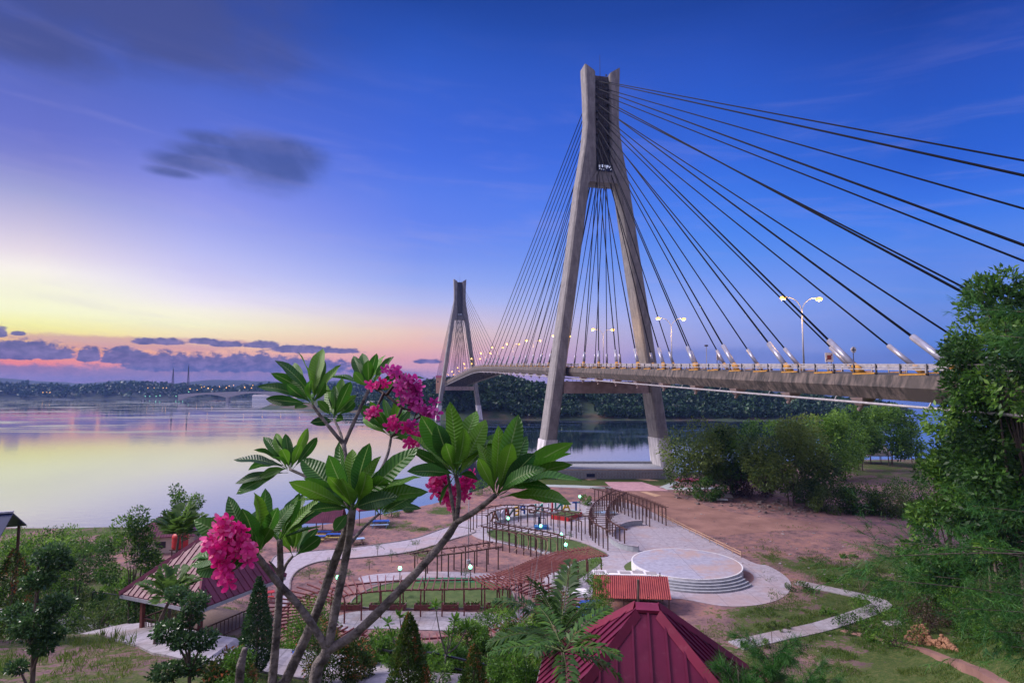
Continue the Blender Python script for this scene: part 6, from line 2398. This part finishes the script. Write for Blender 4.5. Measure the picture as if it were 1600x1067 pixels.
rosette((488, 632), .15, [(470, 549, -.05), (433, 561), (503, 543, .08), (506, 561, .05), (530, 569), (426, 582), (457, 565, .1), (402, 602), (415, 623), (461, 637), (484, 592, -.14), (510, 596, -.1), (447, 600, -.1)], 3)
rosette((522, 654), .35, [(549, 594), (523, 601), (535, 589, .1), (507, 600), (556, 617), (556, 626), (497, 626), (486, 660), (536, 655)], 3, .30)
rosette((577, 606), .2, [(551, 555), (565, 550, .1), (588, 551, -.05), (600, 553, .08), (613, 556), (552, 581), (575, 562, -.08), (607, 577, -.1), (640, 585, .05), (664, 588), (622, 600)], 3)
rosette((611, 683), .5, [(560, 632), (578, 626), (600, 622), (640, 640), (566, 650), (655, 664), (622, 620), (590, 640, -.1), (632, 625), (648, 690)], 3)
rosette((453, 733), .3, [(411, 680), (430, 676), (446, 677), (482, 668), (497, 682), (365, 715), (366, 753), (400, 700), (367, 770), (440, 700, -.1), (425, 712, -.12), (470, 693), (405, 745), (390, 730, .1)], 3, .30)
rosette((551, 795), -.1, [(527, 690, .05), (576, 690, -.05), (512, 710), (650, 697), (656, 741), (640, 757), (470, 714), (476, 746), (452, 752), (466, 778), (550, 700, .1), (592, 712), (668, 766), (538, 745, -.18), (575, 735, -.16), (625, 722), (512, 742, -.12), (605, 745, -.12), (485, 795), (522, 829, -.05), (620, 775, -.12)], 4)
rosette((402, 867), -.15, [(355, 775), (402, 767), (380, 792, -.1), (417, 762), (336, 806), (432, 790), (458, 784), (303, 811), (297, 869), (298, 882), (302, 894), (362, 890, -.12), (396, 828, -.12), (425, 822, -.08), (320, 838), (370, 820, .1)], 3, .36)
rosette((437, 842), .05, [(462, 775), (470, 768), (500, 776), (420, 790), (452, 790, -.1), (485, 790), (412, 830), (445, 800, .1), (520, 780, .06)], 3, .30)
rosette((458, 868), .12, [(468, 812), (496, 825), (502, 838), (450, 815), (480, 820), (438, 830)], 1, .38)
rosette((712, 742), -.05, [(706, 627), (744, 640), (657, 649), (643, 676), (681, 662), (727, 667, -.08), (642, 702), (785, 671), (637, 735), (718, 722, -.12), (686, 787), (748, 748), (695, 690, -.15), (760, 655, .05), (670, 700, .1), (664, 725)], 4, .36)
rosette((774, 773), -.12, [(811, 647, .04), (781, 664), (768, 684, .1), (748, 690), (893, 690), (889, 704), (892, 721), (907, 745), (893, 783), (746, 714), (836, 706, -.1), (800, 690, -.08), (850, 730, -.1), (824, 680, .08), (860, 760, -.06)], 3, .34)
rosette((592, 803), .25, [(658, 793), (645, 782), (620, 779), (600, 772), (570, 770), (655, 770), (635, 765, .1), (580, 785)], 2, .28)

b = B()


def branch(pts, r0, r1, n=9):
    P = spline([tuple(fp(*q)) for q in pts], 6)
    rr = np.linspace(r0, r1, len(P)) * .66
    rr = rr * (1 + .05 * np.sin(np.arange(len(P)) * 1.7))
    b.tube(P, list(rr), n)


root = (0, 0, 0)
# main stem from the ground, then forks
P = spline([(0, 0, -.2), tuple(fp(482, 1180) * .45), tuple(fp(490, 1090)), tuple(fp(508, 1025)), tuple(fp(513, 1008))], 5)
b.tube(P, list(np.linspace(.030, .021, len(P))), 10)
branch([(512, 1014), (470, 950, -.03), (430, 905, -.08), (402, 868, -.15)], .025, .019)
branch([(513, 1010), (527, 935), (542, 860, -.02), (551, 796, -.1)], .030, .022)
branch([(510, 1016), (560, 985), (640, 905, -.02), (695, 843), (713, 815)], .031, .022)
branch([(713, 815), (717, 770), (712, 742, -.05)], .017, .013)
branch([(711, 812), (704, 770, .03), (699, 735, .06)], .014, .009)
branch([(713, 816), (742, 799, -.05), (774, 774, -.12)], .020, .015)
P = spline([(.02, .05, -.2), tuple(fp(395, 1170, .1)), tuple(fp(447, 1062, .12)), tuple(fp(490, 967, .12)), tuple(fp(520, 885, .1)), tuple(fp(540, 830, .0)), tuple(fp(551, 796, -.09))], 5)
b.tube(P, list(np.linspace(.026, .0145, len(P))), 10)
branch([(551, 797, -.1), (545, 750, 0), (537, 694, .1)], .018, .015)
branch([(537, 694, .1), (512, 664, .12), (488, 633, .15)], .014, .010)
branch([(537, 694, .1), (531, 674, .2), (522, 655, .35)], .010, .008)
branch([(537, 696, .1), (555, 655, .15), (577, 607, .2)], .014, .011)
branch([(551, 797, -.1), (585, 752, .2), (605, 712, .4), (611, 684, .5)], .012, .010)
branch([(551, 800, -.1), (512, 758, .1), (478, 744, .25), (453, 733, .3)], .012, .010)
branch([(545, 852, -.02), (570, 822, .12), (592, 803, .25)], .012, .009)
P = spline([(-.05, .08, -.2), tuple(fp(415, 1170, .1)), tuple(fp(424, 1080, .1)), tuple(fp(432, 990, .1)), tuple(fp(438, 900, .08)), tuple(fp(437, 843, .05))], 5)
b.tube(P, list(np.linspace(.024, .012, len(P))), 9)
branch([(438, 905, .08), (447, 882, .1), (458, 868, .12)], .012, .009)
branch([(437, 900, .08), (428, 885, .06), (420, 876, .05)], .012, .004)
b.build('trunk', M['greybark'], frangi, True)
# little cut-off stub with bark scars
B().tube([tuple(fp(372, 1085, .2)), tuple(fp(376, 1040, .2)), tuple(fp(383, 1012, .2))], [.02, .02, .012], 8).build('dead_stub', M['greybark'], frangi, True)


def flowers(pxs, size, n, mat, dy, spread, hang=0.0):
    Q, T = [], []
    c0 = [np.array(fp(x, y, dy)) for x, y in pxs]
    st = B()
    hub = np.mean(c0, 0) + np.array([0, .05, -.01])
    for i in range(n):
        c = c0[i % len(c0)] + rng.normal(0, 1, 3) * spread
        d = unit(np.array([rng.normal(0, .6), -1.0, rng.normal(.15, .6)]))
        a = unit(np.cross(d, rng.normal(size=3)))
        e = np.cross(d, a)
        tt = rng.uniform(.2, .9)
        for k in range(5):
            f = 2 * math.pi * k / 5 + rng.uniform(-.15, .15)
            u = a * math.cos(f) + e * math.sin(f)
            v_ = -a * math.sin(f) + e * math.cos(f)
            L = size * rng.uniform(.85, 1.15)
            w = L * .30
            q0, q1, q2, q3 = c, c + u * L * .42 + d * L * .16, c + u * L * .80 + d * L * rng.uniform(.02, .2), c + u * L * 1.04 + d * L * rng.uniform(-.12, .12)
            tw = d * L * .10
            Q.append([q0, q1 + v_ * w * .85 + tw, q1 + v_ * w * .1, q1 - v_ * w * .7])
            Q.append([q1 - v_ * w * .7, q1 + v_ * w * .85 + tw, q2 + v_ * w * .95 + tw, q2 - v_ * w * .85])
            Q.append([q2 - v_ * w * .85, q2 + v_ * w * .95 + tw, q3 + v_ * w * .35, q3 - v_ * w * .4])
            T += [max(0, tt - .3), min(1, tt - .05), min(1, tt + rng.normal(.08, .12))]
        st.tube([tuple(hub + rng.normal(0, .012, 3)), tuple((hub + c) / 2 + np.array([0, .02, -.015])), tuple(c)], [.0035, .003, .0025], 4, False)
    o = quad_mesh('flower_cluster', np.array(Q), np.clip(T, 0, 1), mat, frangi)
    st.build('flower_stalks', M['flstalk'], o)
    return o


flowers([(345, 830), (365, 838), (340, 855), (360, 862), (380, 850), (350, 885), (335, 868), (385, 862), (356, 898), (330, 850), (372, 830), (350, 820)], .034, 46, M['petal'], -.28, .014)
flowers([(640, 610), (650, 622), (630, 612), (660, 640), (668, 645), (645, 632), (655, 655), (625, 605), (638, 598), (672, 638), (652, 607)], .028, 36, M['petal2'], .05, .016)
flowers([(620, 582), (608, 578), (632, 590), (645, 594)], .026, 9, M['petal2'], .02, .008)
flowers([(583, 645), (577, 648), (588, 642)], .026, 6, M['petal'], .05, .008)
flowers([(613, 658), (618, 662), (610, 664)], .028, 7, M['petal'], .05, .008)
flowers([(590, 601), (580, 605), (600, 597)], .024, 6, M['petal'], .02, .008)
flowers([(650, 672), (658, 682), (646, 690), (640, 668)], .028, 12, M['petal'], .1, .014)
flowers([(683, 756), (690, 770), (700, 778), (722, 760), (725, 745), (687, 745), (705, 790), (678, 765), (718, 772)], .032, 36, M['petal'], .10, .016)
b = B()
for pts in ([(585, 606, .2), (605, 618, .1), (628, 637, .06), (645, 640, .05)], [(600, 614, .1), (592, 630, .08), (584, 645, .05)], [(628, 637, .06), (622, 650, .05), (614, 658, .05)], [(611, 682, .5), (630, 668, .3), (650, 655, .1), (668, 645, .05)], [(605, 616, .1), (620, 598, .05), (640, 592, .02)]):
    P = spline([tuple(fp(*q)) for q in pts], 5)
    b.tube(P, list(np.linspace(.007, .004, len(P))), 6)
b.build('flower_stem', M['flstalk'], frangi, True)
tag(frangi)

# ------------------------------------------------------------------ haze
hz = B().box((0, 2700, 66), (10600, 6000, 138)).build('haze', None)
hm = bpy.data.materials.new('haze')
hm.use_nodes = True
t = hm.node_tree
t.nodes.clear()
pv = nd(t, 'ShaderNodeVolumePrincipled')
pv.inputs['Color'].default_value = (.22, .36, .85, 1)
pv.inputs['Density'].default_value = .00010
pv.inputs['Anisotropy'].default_value = .1
ho = nd(t, 'ShaderNodeOutputMaterial')
t.links.new(pv.outputs[0], ho.inputs['Volume'])
hz.data.materials.append(hm)
tag(hz, kind='stuff')
